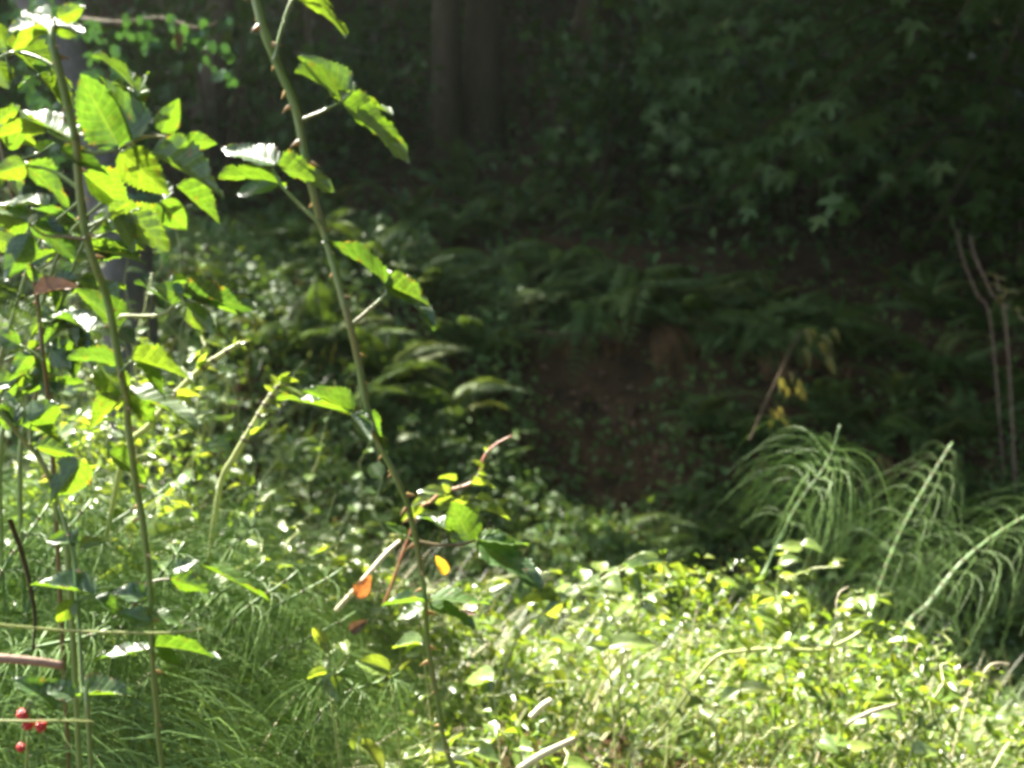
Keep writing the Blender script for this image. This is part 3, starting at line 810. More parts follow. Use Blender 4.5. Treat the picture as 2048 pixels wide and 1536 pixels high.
# separate vine sprigs and bramble sprouts rising out of the sunlit layer
def leaf_meshes(mat, prof, n=3, seeds=(1, 2, 3), teeth=0.0, **kw):
    out = []
    for s in seeds:
        V, T, U = leaf_shape(kw.get('nn', 6), kw.get('mm', 4), prof, fold=.22 + .1 * (s % 3), droop=.15 + .12 * (s % 2), wave=.05, teeth=teeth, seed=s)
        out.append(mesh_np('leaf', V, T, M[mat], U))
    return out
LV = leaf_meshes('sprig', p_heart)
LB = leaf_meshes('sprig', p_bramble, teeth=.06)
def sprig(base, tip, nl, ls, label, cat, group, meshes, name='vine_sprig', stem='stalk', r=.0022, zig=.012, lw=.55, curve=.25, lf0=.22):
    base = Vector(base); tip = Vector(tip)
    t = thing(name, base, label, cat, group)
    L = (tip - base).length
    mid = base.lerp(tip, .5) + Vector((random.gauss(0, .1), random.gauss(0, .1), curve)) * L
    P = smooth_path([Vector((0, 0, 0)), mid - base, tip - base], 6)
    P = [p + Vector((random.gauss(0, zig), random.gauss(0, zig), 0)) * (1 if i else 0) for i, p in enumerate(P)]
    V, T, U = tube(P, [r * 1.3, r, r * .5], 5)
    link('stem', mesh_np('stem', V, T, M[stem]), t, Matrix.Identity(4))
    for k in range(nl):
        f = lf0 + (1 - lf0) * (k + .6) / nl
        q = f * (len(P) - 1); i = min(len(P) - 2, int(q)); c = P[i].lerp(P[i + 1], q - i)
        tan = (P[i + 1] - P[i]).normalized()
        side = tan.cross(Vector((0, 0, 1)))
        if side.length < .1: side = Vector((1, 0, 0))
        side.normalize()
        sg = 1 if k % 2 else -1
        yd = side * sg * random.uniform(.6, 1) + tan * random.uniform(.1, .7) + Vector((.25, -.05, random.uniform(-.35, .15)))
        zd = Vector((random.gauss(-.2, .35), random.gauss(-.3, .35), 1))
        s = ls * random.uniform(.7, 1.25) * (1.1 - .5 * f)
        link('leaf', random.choice(meshes), t, leaf_matrix(c, yd, zd, s, s * lw * random.uniform(.85, 1.2)))
    return t
random.seed(21)
def where(x, y):
    p = 1024 + x / y * FPX
    if p < 620: return 'growing through the horsetail stand'
    if p < 950: return 'beside the lower end of the long cane'
    if p < 1380: return 'between the long cane and the trailing cane'
    return 'at the foot of the drooping horsetails' if y > 2.8 else 'in front of the trailing yellow-green cane'
for k in range(95):
    x = random.uniform(-1.55, 1.75); y = random.uniform(1.95, 3.55)
    h = float(vegh(x, y))
    b = (x, y, gz(x, y) + h * .55)
    a = random.gauss(.2, 1.2); l = random.uniform(.14, .30)
    tip = (x + math.cos(a) * l * .6, y + math.sin(a) * l * .4, gz(x, y) + h + random.uniform(.0, .10))
    sprig(b, tip, random.randint(7, 11), random.uniform(.028, .046), 'slender vine sprig with small pointed leaves ' + where(x, y), 'vine', 'vine sprigs in the sunlit patch', LV)
for k in range(74):
    x = random.uniform(-.7, 1.7); y = random.uniform(1.9, 3.45)
    if k >= 60: x = random.uniform(-1.4, -.5); y = random.uniform(2.5, 3.4)
    h = float(vegh(x, y))
    b = (x, y, gz(x, y) + h * .5)
    a = random.uniform(-.6, 3.0); l = random.uniform(.15, .3)
    tip = (x + math.cos(a) * l * .7, y + math.sin(a) * l * .3, gz(x, y) + h + random.uniform(.02, .16))
    sprig(b, tip, random.randint(5, 8), random.uniform(.055, .095), 'young bramble sprout with toothed sunlit leaves ' + where(x, y), 'bramble', 'bramble sprouts in the sunlit patch', LB, name='bramble_sprout', r=.003, lw=.68)
LS = leaf_meshes('shade', p_bramble, seeds=(4, 5), teeth=.05)
LR = leaf_meshes('shade', p_round, seeds=(6, 7))
for k in range(46):
    d = random.uniform(4.2, 6.4); px = random.uniform(60, 1080)
    x = inpx(px, d); z = gz(x, d)
    a = random.uniform(-.6, 3.8); l = random.uniform(.2, .42)
    sprig((x, d, z), (x + math.cos(a) * l * .6, d - random.uniform(0, .15), z + random.uniform(.16, .34)), random.randint(6, 9), random.uniform(.05, .09), 'shaded green herb with oval leaves on the slope behind the sunlit patch', 'herb', 'shaded herbs on the slope', LS if k % 2 else LR, name='woodland_herb', lw=.66)
for k in range(56):
    d = random.uniform(2.9, 4.5); px = random.uniform(-60, 470) if k % 3 else random.uniform(300, 760)
    py = random.uniform(520, 860) + max(0, px - 250) * .45
    if k >= 40: px = random.uniform(90, 400); py = random.uniform(430, 640); d = random.uniform(3.6, 4.3)
    tp = pix(px, py, d); x = tp.x - random.uniform(.0, .15); z = gz(x, d)
    if tp.z < z + .15: tp.z = z + .25
    sprig((x, d, z), tp, random.randint(8, 11), random.uniform(.055, .09), 'leafy shaded herb standing between the ivy trunk and the horsetails', 'herb', 'herbs behind the bramble thicket', LS if k % 2 else LR, name='woodland_herb', lw=.66, r=.0022, curve=.05, lf0=.05)
for k in range(30):
    d = random.uniform(3.9, 5.4); px = random.uniform(860, 2048)
    x = inpx(px, d); z = gz(x, d)
    a = random.uniform(-.6, 3.8); l = random.uniform(.2, .35)
    sprig((x, d, z), (x + math.cos(a) * l * .6, d - random.uniform(0, .15), z + random.uniform(.12, .28)), random.randint(6, 9), random.uniform(.04, .065), 'leafy green herb in the shaded dip beyond the horsetails', 'herb', 'herbs in the dip', LS if k % 2 else LR, name='woodland_herb', lw=.66)

# ---------------------------------------------------------------- giant horsetails
def whorl(seed, nb=24, length=1.0, rise=.55, droop=1.15, thick=1.0):
    r = random.Random(seed); parts = []
    for k in range(nb):
        a = 2 * math.pi * k / nb + r.gauss(0, .12)
        L = length * r.uniform(.72, 1.08); ri = rise * r.uniform(.7, 1.3); dr = droop * r.uniform(.75, 1.25)
        P = []
        for i in range(9):
            t = i / 8
            rr = L * (t * 1.02 - .30 * t * t)
            a2 = a + .05 * math.sin(t * 5 + k)
            P.append(Vector((math.cos(a2) * rr, math.sin(a2) * rr, L * (ri * t - dr * t * t) * .9)))
        parts.append(tube(P, [.0046 * thick, .0038 * thick, .0018 * thick], 3, cap=False))
    V, T, U = join(parts)
    return mesh_np('whorl', V, T, M['horsetail'], U, np.repeat(np.array([r.random() for _ in range(nb)]), len(V) // nb))
WH = [whorl(s, 24) for s in range(3)]
WHD = [whorl(10 + s, 24, rise=.62, droop=1.35) for s in range(3)]
WHT = [whorl(20 + s, 14, rise=.62, droop=1.25, thick=.7) for s in range(3)]
WHA = [whorl(30 + s, 18, rise=.60, droop=1.12, thick=.8) for s in range(3)]
def horsetail(path, label, group, nw, blen, r0, wh=WH, start=.25, taper=.7, end=1.0, sweep=(0, 0, .6)):
    P0 = Vector(path[0])
    t = thing('giant_horsetail', P0, label, 'horsetail', group)
    P = smooth_path([Vector(p) - P0 for p in path], 8)
    parts = [tube(P, [r0, r0 * .85, r0 * .45], 8)]; nstem = len(parts[0][1])
    for k in range(nw):
        f = start + (end - start) * (k + .2) / nw
        q = f * (len(P) - 1); i = min(len(P) - 2, int(q)); c = P[i].lerp(P[i + 1], q - i)
        tan = (P[i + 1] - P[i]).normalized()
        # branches keep hanging with gravity, the ring only half follows the stem
        ax = (tan * .55 + Vector(sweep)).normalized()
        R = ax.to_track_quat('Z', 'X').to_matrix().to_4x4() @ Matrix.Rotation(random.uniform(0, 6.28), 4, 'Z')
        s = blen * (1 - taper * max(0, (f - .45) / .55) ** 1.6) * random.uniform(.88, 1.1) * (min(1, .55 + 1.2 * (f - start)))
        link('whorl', random.choice(wh), t, Matrix.Translation(c) @ R @ Matrix.Diagonal((s, s, s, 1)))
        rr = r0 * (1.18 - .6 * f)
        parts.append(tube([c - tan * .006, c, c + tan * .005], [rr * 1.05, rr * 1.2, rr * .9], 8))
    V, T, U = join(parts)
    me = mesh_np('stem', V, T, M['htstem']); me.materials.append(M['sheath'])
    mi = np.zeros(len(T), np.int32); mi[nstem:] = 1
    me.polygons.foreach_set('material_index', mi)
    link('stem', me, t, Matrix.Identity(4))
    return t
random.seed(5)
def down(p, extra=0):                                   # foot of a stem on the soil
    return Vector((p.x, p.y, gz(p.x, p.y) - .02))
# three beside the dip on the right
def grow(a):
    d0 = (a[0] - a[1]); q = a[0] + d0 * .8
    return [Vector((q.x, q.y, min(q.z, gz(q.x, q.y)) - .02))] + a
a = [pix(1500, 1240, 3.45), pix(1540, 1120, 3.5), pix(1595, 1010, 3.5), pix(1655, 925, 3.5), pix(1680, 850, 3.5)]
horsetail(grow(a), 'bright sunlit horsetail with arching drooping branches and a bare stem tip', 'horsetails beside the dip', 8, .38, .0046, WHA, start=.52, taper=.0, end=.90, sweep=(.05, -.1, .5))
a = [pix(1740, 1260, 3.6), pix(1765, 1160, 3.6), pix(1800, 1070, 3.6), pix(1850, 975, 3.62), pix(1905, 885, 3.65)]
horsetail(grow(a), 'upright green horsetail in half shade right of the sunlit one', 'horsetails beside the dip', 14, .34, .0068, WHT, start=.3, sweep=(.25, 0, .5))
a = [pix(1795, 1300, 3.4), pix(1860, 1205, 3.42), pix(1935, 1115, 3.45), pix(2040, 1040, 3.5), pix(2160, 985, 3.5)]
horsetail(grow(a), 'shaded horsetail with a thick stem leaning right over the dip', 'horsetails beside the dip', 14, .34, .008, WHT, start=.25, sweep=(.2, 0, .5))
# the tangled stand on the left
for k, (bx, by, tx, ty, d, bl) in enumerate([
   (120, 1500, 330, 960, 2.35, .21), (230, 1540, 440, 1000, 2.4, .22), (330, 1560, 520, 1030, 2.45, .22), (60, 1450, 210, 940, 2.45, .20),
   (420, 1580, 590, 1130, 2.4, .21), (10, 1540, 140, 1030, 2.2, .20), (500, 1600, 640, 1240, 2.3, .20), (180, 1620, 300, 1150, 2.05, .20),
   (330, 1680, 450, 1230, 2.05, .20), (430, 1700, 600, 1330, 2.1, .18), (60, 1650, 150, 1200, 1.95, .18), (380, 1480, 560, 960, 2.75, .20), (200, 1420, 380, 900, 2.8, .20), (520, 1650, 760, 1360, 2.15, .19),
   (90, 1560, 260, 1060, 2.2, .21), (280, 1600, 430, 1110, 2.25, .21), (400, 1640, 540, 1190, 2.2, .20), (140, 1700, 240, 1260, 1.9, .19), (260, 1720, 380, 1300, 1.92, .19), (520, 1560, 680, 1130, 2.5, .21), (600, 1640, 740, 1290, 2.3, .19), (20, 1600, 60, 1120, 2.05, .19)]):
    b = pix(bx, by, d); tp = pix(tx + random.gauss(0, 55), ty + random.gauss(0, 30), d + random.uniform(-.15, .2))
    m = b.lerp(tp, .55) + Vector((random.gauss(-.05, .05), random.gauss(0, .04), .05))
    horsetail([down(b), b.lerp(down(b), .3), m, tp], 'tangled horsetail ' + ('at the back of the stand by the pale jointed shoots' if d > 2.44 else 'in the middle of the stand around the upright cane' if d > 2.16 else 'low in the stand near the red berries' if tx < 320 else 'low at the near edge of the sunlit patch'), 'horsetails in the tangled stand', 11, bl, .0045, WHD if k % 3 else WH, start=.3, taper=.35)

# ---------------------------------------------------------------- foreground bramble canes
def bl_mesh(s, prof=p_bramble, mat='bramble', **kw):
    V, T, U = leaf_shape(26, 8, prof, teeth=.09, seed=s, wave=.05 + .03 * (s % 3), fold=.16 + .08 * (s % 4), droop=[.05, .16, .28, .1][s % 4], twist=random.Random(s).uniform(-.25, .25), **kw)
    return mesh_np('leaflet', V, T, M[mat], U)
BL = [bl_mesh(s) for s in range(6)]
BR = [bl_mesh(10 + s, p_round) for s in range(2)]
BN = bl_mesh(14, notch=[(.62, 1, .75, .09)]); BN2 = bl_mesh(15, notch=[(.8, 1, .7, .08), (.45, -1, .5, .06)])
def thorn_mesh():
    P = [Vector((0, 0, -.15)), Vector((0, 0, .2)), Vector((0, .12, .6)), Vector((0, .32, 1.0))]
    V, T, U = tube(P, [.34, .2, .09, .012], 5)
    V = V * np.array([.7, 1.3, 1])
    return mesh_np('thorn', V, T, M['thorn'])
TH = thorn_mesh()
def cane(name, label, path, R, nth, mat='cane', thlen=.0095, cat='bramble', group=None, tspan=(.02, .98)):
    P0 = Vector(path[0])
    t = thing(name, P0, label, cat, group)
    P = smooth_path([Vector(p) - P0 for p in path], 6)
    V, T, U = tube(P, R, 10)
    ridge = np.where(np.arange(11) % 2, 1.10, .90); ax = np.repeat(np.array([tuple(p) for p in P]), 11, 0)   # angular ridges
    V[:len(ax)] = ax + (V[:len(ax)] - ax) * np.tile(ridge, len(P))[:, None]
    link('cane', mesh_np('cane', V, T, M[mat]), t, Matrix.Identity(4))
    for k in range(nth):
        f = tspan[0] + (tspan[1] - tspan[0]) * (k + random.uniform(.1, .9)) / nth
        q = f * (len(P) - 1); i = min(len(P) - 2, int(q)); c = P[i].lerp(P[i + 1], q - i)
        tan = (P[i + 1] - P[i]).normalized()
        a = random.choice((0, math.pi)) + random.gauss(0, .8)
        side = tan.cross(Vector((0, 1, 0))).normalized(); fr = side.cross(tan)
        out = side * math.cos(a) + fr * math.sin(a)
        rr = float(np.interp(f, np.linspace(0, 1, len(R)), R))
        s = thlen * random.uniform(.5, 1.5)
        Mx = leaf_matrix(c + out * rr * .9, -tan if tan.z > 0 else tan, out, s, s)
        link('thorn', TH, t, Mx)
    return t
def stalk(root, pts, r=.0018, mat='cane', nth=4):
    loc = root.location
    P = smooth_path([Vector(p) - loc for p in pts], 5)
    parts = [tube(P, [r * 1.25, r, r * .8], 6)]
    for k in range(nth):
        i = random.randrange(1, len(P) - 1); a = random.uniform(0, 6.28)
        tan = (P[i + 1] - P[i]).normalized(); s1 = tan.cross(Vector((0, 1, .1))).normalized()
        o = s1 * math.cos(a) + tan.cross(s1) * math.sin(a)
        parts.append(tube([P[i], P[i] + o * .003, P[i] + o * .0065 - tan * .002], [.0012, .0007, .0001], 4))
    V, T, U = join(parts)
    return link('leaf_stalk', mesh_np('leaf_stalk', V, T, M[mat]), root, Matrix.Identity(4))
def leaflet(parent, root, b, t, w, d, dd=0.0, under=None, mesh=None, label=None):
    """leaflet from pixel b to pixel t, w pixels wide as seen; dd: how much farther the tip is; under: underside seen"""
    B = pix(b[0], b[1], d); Tp = pix(t[0], t[1], d + dd)
    axis = Tp - B; L = axis.length
    tocam = (CAM - B.lerp(Tp, .5)).normalized()
    Yd = axis.normalized()
    f0 = tocam - Yd * tocam.dot(Yd); f0.normalize()
    wworld = w / FPX * d
    full = max(wworld, L * random.uniform(.52, .62))
    c = min(1, wworld / full)
    roll = math.acos(c)
    u0 = Vector((0, 0, 1)) - Yd * Yd.z
    if u0.length < .05: u0 = Vector((0, 1, 0)) - Yd * Yd.y
    u0 = u0 - f0 * u0.dot(f0)
    u0 = u0.normalized() if u0.length > .01 else Yd.cross(f0)
    if under is None: under = random.random() < .55
    if under == 'glint':                                    # a level leaf tipped so that its gloss mirrors the sun
        Hv = (SUN + tocam).normalized(); Yd = (Yd - Hv * Yd.dot(Hv)).normalized()
        o = link('leaflet', mesh or random.choice(BL), parent, leaf_matrix(B - root.location, Yd, Hv + Vector((random.gauss(0, .07), random.gauss(0, .07), 0)), L * 1.15, full * 1.05))
        if label: o['label'] = label
        return o
    Z = f0 * math.cos(roll) + u0 * math.sin(roll) if not under else -(f0 * math.cos(roll)) + u0 * math.sin(roll)
    o = link('leaflet', mesh or random.choice(BL), parent, leaf_matrix(B - root.location, Yd, Z, L, full))
    if label: o['label'] = label
    return o

random.seed(3)
D = 1.45
cp = [(905, 1536, 1.70), (875, 1400, 1.66), (857, 1300, 1.62), (850, 1200, 1.58), (843, 1150, 1.56), (832, 1080, 1.54), (815, 1010, 1.52), (790, 950, 1.5), (760, 890, 1.49), (735, 820, 1.48), (712, 700, 1.46), (697, 640, 1.45), (675, 560, 1.45), (650, 470, 1.45), (630, 400, 1.44), (612, 320, 1.43), (590, 215, 1.42), (555, 130, 1.41), (527, 60, 1.40), (500, -40, 1.4), (460, -160, 1.42), (400, -280, 1.46)]
path = [pix(*p) for p in cp]
foot = path[0] + Vector((.10, .05, -.3)); foot2 = Vector((foot.x + .06, foot.y + .03, gz(foot.x + .06, foot.y + .03) - .03))
main = cane('bramble_cane', 'long thorny green bramble cane crossing the clearing from top to bottom', [foot2, foot] + path, [.0030, .0031, .0033, .0037, .0041, .0044, .0047, .0048, .0048], 46)
def cluster(root, stalk_px, d, leaves, r=.0018, mat='cane', nth=4):
    s = stalk(root, [pix(*p, d) if len(p) == 2 else pix(*p) for p in stalk_px], r, mat, nth)
    for L in leaves:
        leaflet(s, root, L[0], L[1], L[2], d + random.uniform(-.01, .01), L[3] if len(L) > 3 else random.uniform(-.02, .03), L[4] if len(L) > 4 else None, L[5] if len(L) > 5 else None)
cluster(main, [(549, 120), (560, 70), (580, 8), (600, -12)], 1.40, [((590, -5), (704, 54), 30, .0, True), ((630, -20), (668, 14), 20), ((596, -10), (560, -90), 60)], .002, nth=7)
cluster(main, [(603, 240), (640, 225), (680, 205)], 1.42, [((694, 196), (616, 108), 52, .02, True), ((682, 200), (597, 128), 26, .05, False), ((688, 197), (790, 212), 17, -.02, True), ((682, 205), (826, 318), 42, -.03, True)], .002, nth=7)
cluster(main, [(640, 448), (600, 410), (562, 370), (545, 335)], 1.44, [((553, 330), (442, 291), 40, .03, False), ((562, 368), (470, 386), 34, .02, False), ((553, 328), (674, 378), 40, -.03, True), ((562, 368), (440, 343), 22, .05, True)], .002, nth=8)
cluster(main, [(706, 648), (740, 618), (772, 587), (770, 570)], 1.45, [((771, 566), (666, 466), 32, .01, True), ((772, 563), (742, 526), 36, .05, False), ((770, 570), (866, 604), 18, -.02, True, BN2), ((770, 577), (877, 621), 30, -.03, False, BN)], .002, nth=6)
cluster(main, [(737, 832), (722, 832), (706, 827)], 1.48, [((708, 828), (620, 768), 34, .02, True), ((700, 828), (555, 786), 22, .03, False), ((700, 828), (748, 886), 42, -.02, True), ((712, 828), (792, 892), 30, .02, False)], .0018)
cluster(main, [(834, 1083), (880, 1090), (925, 1088), (952, 1080)], 1.54, [((945, 1086), (903, 1008), 72, .01, True, BR[0]), ((905, 1064), (838, 1020), 22, .02, False), ((955, 1084), (1090, 1172), 58, -.03, False), ((955, 1078), (1062, 1086), 34, .02, False)], .0018, mat='caneold')
cluster(main, [(830, 1082), (820, 1078), (808, 1070)], 1.54, [((815, 1075), (770, 1043), 16, .0, False)], .0014, nth=1)
cluster(main, [(849, 1192), (853, 1198), (860, 1203)], 1.58, [((860, 1196), (985, 1204), 34, .0, False), ((853, 1204), (762, 1203), 22, .0, False), ((850, 1212), (788, 1240), 30, .0, False), ((858, 1208), (953, 1250), 24, -.02, False)], .0016, nth=2)

lp = [(323, 1525, 1.62), (314, 1427, 1.6), (304, 1308, 1.58), (302, 1205, 1.56), (296, 1137, 1.55), (284, 1034, 1.53), (273, 978, 1.52), (263, 903, 1.5), (255, 842, 1.49), (253, 794, 1.48), (246, 767, 1.47), (236, 712, 1.46), (226, 654, 1.45), (212, 589, 1.44), (191, 534, 1.42), (174, 478, 1.41), (162, 410, 1.4), (156, 342, 1.39), (152, 284, 1.38), (138, 222, 1.37), (126, 171, 1.36), (111, 113, 1.35), (103, 85, 1.35), (106, 51, 1.36)]
path = [pix(*p) for p in lp]
foot = path[0] + Vector((.02, .05, -.35)); foot2 = Vector((foot.x, foot.y + .03, gz(foot.x, foot.y + .03) - .03))
left = cane('bramble_cane', 'upright thorny bramble cane hung with many backlit leaves', [foot2, foot] + path, [.0032, .0032, .0036, .004, .0042, .0043, .0043, .0043, .004], 40)
Cl = lambda *a, **k: cluster(left, *a, **k)
Cl([(106, 52), (108, 44), (104, 36)], 1.36, [((106, 50), (178, 66), 42, .0, True), ((100, 42), (14, 52), 34, .04, False), ((100, 60), (45, 18), 30, .02, False), ((115, 35), (172, 12), 40, .0, True), ((95, 60), (20, 95), 34, .0, True)], .002)
Cl([(155, 300), (195, 306), (236, 298)], 1.39, [((238, 293), (168, 164), 104, .0, True, BR[0]), ((268, 285), (240, 168), 58, .04, True), ((300, 308), (460, 386), 66, -.02, True), ((240, 303), (340, 390), 84, .02, True)], .002, nth=5)
Cl([(240, 300), (262, 240), (276, 200)], 1.42, [((277, 190), (202, 90), 26, .03, False), ((280, 205), (232, 150), 18, .03, False), ((275, 195), (290, 140), 18, .0, False)], .0016)
Cl([(250, 290), (300, 272), (365, 280)], 1.40, [((322, 264), (358, 198), 50, .0, True), ((368, 282), (437, 286), 38, .0, True), ((345, 272), (388, 294), 24, .0, True)], .0018, mat='stalk')
Cl([(150, 285), (120, 275), (95, 262)], 1.38, [((150, 282), (20, 204), 52, .03, False), ((120, 297), (222, 350), 42, .02, False), ((92, 262), (-10, 258), 28, .0, True)], .0018)
Cl([(160, 380), (110, 345), (48, 325)], 1.42, [((50, 328), (146, 406), 46, .02, True), ((52, 330), (-20, 350), 50, .0, True), ((100, 410), (-10, 402), 30, .0, False), ((165, 345), (260, 420), 70, .06, False)], .0018)
Cl([(170, 478), (130, 474), (88, 470), (58, 448)], 1.40, [((62, 450), (165, 508), 52, .02, True), ((70, 452), (165, 470), 32, .03, False), ((55, 445), (-15, 432), 60, .0, True), ((60, 470), (10, 560), 60, .0, True), ((52, 440), (-20, 400), 40, .02, False)], .0016, mat='caneold')
Cl([(172, 456), (200, 442), (224, 430)], 1.41, [((222, 432), (266, 396), 28, .0, True), ((235, 430), (272, 500), 44, .02, True), ((255, 426), (343, 504), 60, .0, True), ((215, 430), (205, 420), 12)], .0018)
Cl([(280, 446), (311, 433), (325, 410)], 1.45, [((318, 402), (378, 464), 58, .03, False), ((352, 372), (446, 444), 48, .02, True), ((330, 400), (300, 350), 40, .02, False)], .0018, mat='stalk', nth=2)
Cl([(236, 640), (246, 632), (290, 632), (330, 626), (356, 600)], 1.44, [((366, 590), (306, 572), 46, .0, True), ((366, 588), (516, 612), 46, -.02, True), ((352, 616), (272, 557), 20, .03, False), ((370, 610), (438, 670), 48, .0, True), ((380, 600), (478, 622), 28, .03, True), ((340, 570), (410, 556), 22, .03, False)], .0018, mat='stalk', nth=3)
Cl([(226, 650), (232, 652), (238, 655)], 1.45, [((238, 656), (158, 574), 54, .0, True), ((240, 655), (275, 690), 30, .0, True), ((178, 667), (112, 605), 30, .03, False)], .0016, nth=1)
Cl([(242, 742), (252, 732), (262, 722)], 1.46, [((242, 726), (138, 708), 32, .02, True), ((262, 718), (392, 750), 30, -.02, True), ((270, 725), (338, 788), 30, .0, False)], .0016, nth=2)
Cl([(252, 792), (252, 788), (250, 784)], 1.48, [((250, 792), (192, 728), 66, .0, False, BR[1]), ((252, 790), (322, 846), 52, .03, False), ((254, 785), (402, 832), 24, -.02, False), ((240, 800), (180, 850), 40, .02, True)], .0016, nth=1)
Cl([(300, 1165), (320, 1160), (342, 1158)], 1.56, [((342, 1160), (430, 1178), 42, .0, True), ((345, 1140), (400, 1120), 30, .0, False), ((400, 1130), (545, 1196), 26, .0, False)], .0015, mat='caneold', nth=3)
Cl([(300, 1220), (296, 1216), (288, 1212)], 1.56, [((292, 1197), (203, 1178), 34, .0, False), ((304, 1248), (228, 1216), 40, .0, False), ((304, 1226), (370, 1252), 30, .0, False)], .0014, nth=2)
Cl([(304, 1304), (300, 1300), (296, 1297)], 1.58, [((302, 1300), (185, 1314), 28, .0, False), ((306, 1292), (444, 1298), 30, .0, True), ((306, 1300), (375, 1340), 30, .0, False)], .0014, nth=2)

# other canes of the same thicket at the left edge
def side_cane(label, pts, R, leaves, nth=12, mat='cane', extra_d=0.0):
    path = [pix(*p) for p in pts]
    f = path[0]; ft = Vector((f.x - .02, f.y + .05, gz(f.x - .02, f.y + .05) - .03))
    c = cane('bramble_cane', label, [ft] + path, R, nth, mat=mat, thlen=.007)
    for st, d, lv in leaves: cluster(c, st, d, lv, .0015, nth=2)
    return c
side_cane('slim brown bramble cane with pale shoots at the left edge', [(110, 1000, 1.75), (96, 800, 1.72), (85, 705, 1.7), (79, 637, 1.7), (62, 520, 1.68), (30, 410, 1.66), (6, 310, 1.65), (-25, 180, 1.66)], [.003, .003, .003, .0025, .002],
  [([(10, 320), (40, 318), (80, 305)], 1.64, [((80, 305), (110, 280), 20), ((20, 300), (60, 230), 34, .0, True), ((10, 330), (50, 400), 40, .0, True)]),
   ([(62, 520), (45, 500), (30, 490)], 1.68, [((30, 490), (-30, 470), 44, .0, True), ((45, 500), (30, 450), 30, .0, True), ((80, 560), (50, 530), 26, .0, True), ((62, 525), (110, 500), 30, .0, False)]),
   ([(88, 720), (60, 700), (40, 690)], 1.7, [((40, 690), (-20, 660), 40, .0, False), ((60, 705), (20, 760), 40, .0, True)])], mat='caneold')
side_cane('dark bramble cane slanting down through the lower left leaves', [(140, 1180, 1.62), (118, 1040, 1.6), (103, 968, 1.58), (79, 917, 1.57), (41, 872, 1.56), (0, 825, 1.55), (-60, 770, 1.55)], [.0035, .0035, .003, .003],
  [([(60, 890), (62, 870), (60, 852)], 1.56, [((45, 852), (118, 806), 62, .0, True, BR[1]), ((40, 850), (-10, 810), 50, .0, True), ((60, 850), (135, 880), 24, .0, False), ((30, 845), (10, 780), 40, .02, False)]),
   ([(90, 935), (82, 915), (72, 895)], 1.57, [((70, 892), (158, 908), 48, .0, True), ((165, 922), (100, 1005), 78, .0, True, BN2), ((215, 905), (300, 955), 40, .03, False)])], nth=8)
side_cane('green stalk with dark blue-green leaves low at the left edge', [(180, 1500, 1.5), (165, 1380, 1.52), (158, 1250, 1.54), (150, 1130, 1.55), (140, 1085, 1.55), (118, 1010, 1.56)], [.003, .0026, .002],
  [([(152, 1110), (148, 1098), (146, 1090)], 1.55, [((165, 1088), (90, 1068), 32, .0, False), ((160, 1095), (215, 1080), 26, .0, False)]),
   ([(158, 1200), (170, 1195), (190, 1190)], 1.54, [((190, 1192), (62, 1158), 46, .0, False), ((150, 1200), (110, 1250), 40, .0, False), ((190, 1195), (250, 1230), 30, .0, False)]),
   ([(165, 1400), (155, 1395), (150, 1390)], 1.52, [((150, 1392), (270, 1380), 32, .0, False), ((150, 1395), (75, 1360), 40, .0, False), ((110, 1420), (40, 1340), 40, .0, False)])], nth=4)
side_cane('leafy bramble cane arching in from the left edge at the top', [(-140, 900, 1.9), (-90, 500, 1.85), (-40, 200, 1.8), (10, 110, 1.78), (95, 125, 1.75), (150, 190, 1.74)], [.004, .004, .003, .0022],
  [([(10, 110), (20, 140), (20, 150)], 1.77, [((10, 90), (130, 190), 44, .0, False), ((-10, 120), (20, 180), 50, .0, True), ((20, 100), (-30, 30), 50, .0, True)]),
   ([(95, 125), (100, 140), (105, 150)], 1.75, [((100, 140), (30, 170), 32, .02, False), ((110, 150), (140, 230), 36, .0, False)]),
   ([(-40, 220), (-20, 240), (0, 250)], 1.8, [((0, 250), (70, 290), 50, .0, False), ((-5, 245), (40, 210), 30, .0, True)])], nth=14)
for k in range(3):
    x0 = [-30, 60, 20][k]
    side_cane(['background bramble cane with dull leaves behind the backlit ones', 'bramble cane half hidden behind the upright thorny cane', 'short bramble cane filling the thicket near the left edge'][k],
      [(x0 - 20, 1000, 2.1), (x0 + 10, 800, 2.1), (x0 + 60, 620, 2.08), (x0 + 110, 480, 2.05), (x0 + 190, 400, 2.0)], [.004, .0035, .002],
      [([(x0 + 20 + 20 * j, 780 - 60 * j), (x0 + 40 + 25 * j, 770 - 62 * j), (x0 + 60 + 25 * j, 765 - 64 * j)], 2.07,
        [((x0 + 60 + 25 * j, 765 - 64 * j), (x0 + 60 + 25 * j + random.uniform(-90, 110), 765 - 64 * j + random.uniform(-40, 70)), random.uniform(18, 46)) for q in range(4)]) for j in range(6)], nth=8)

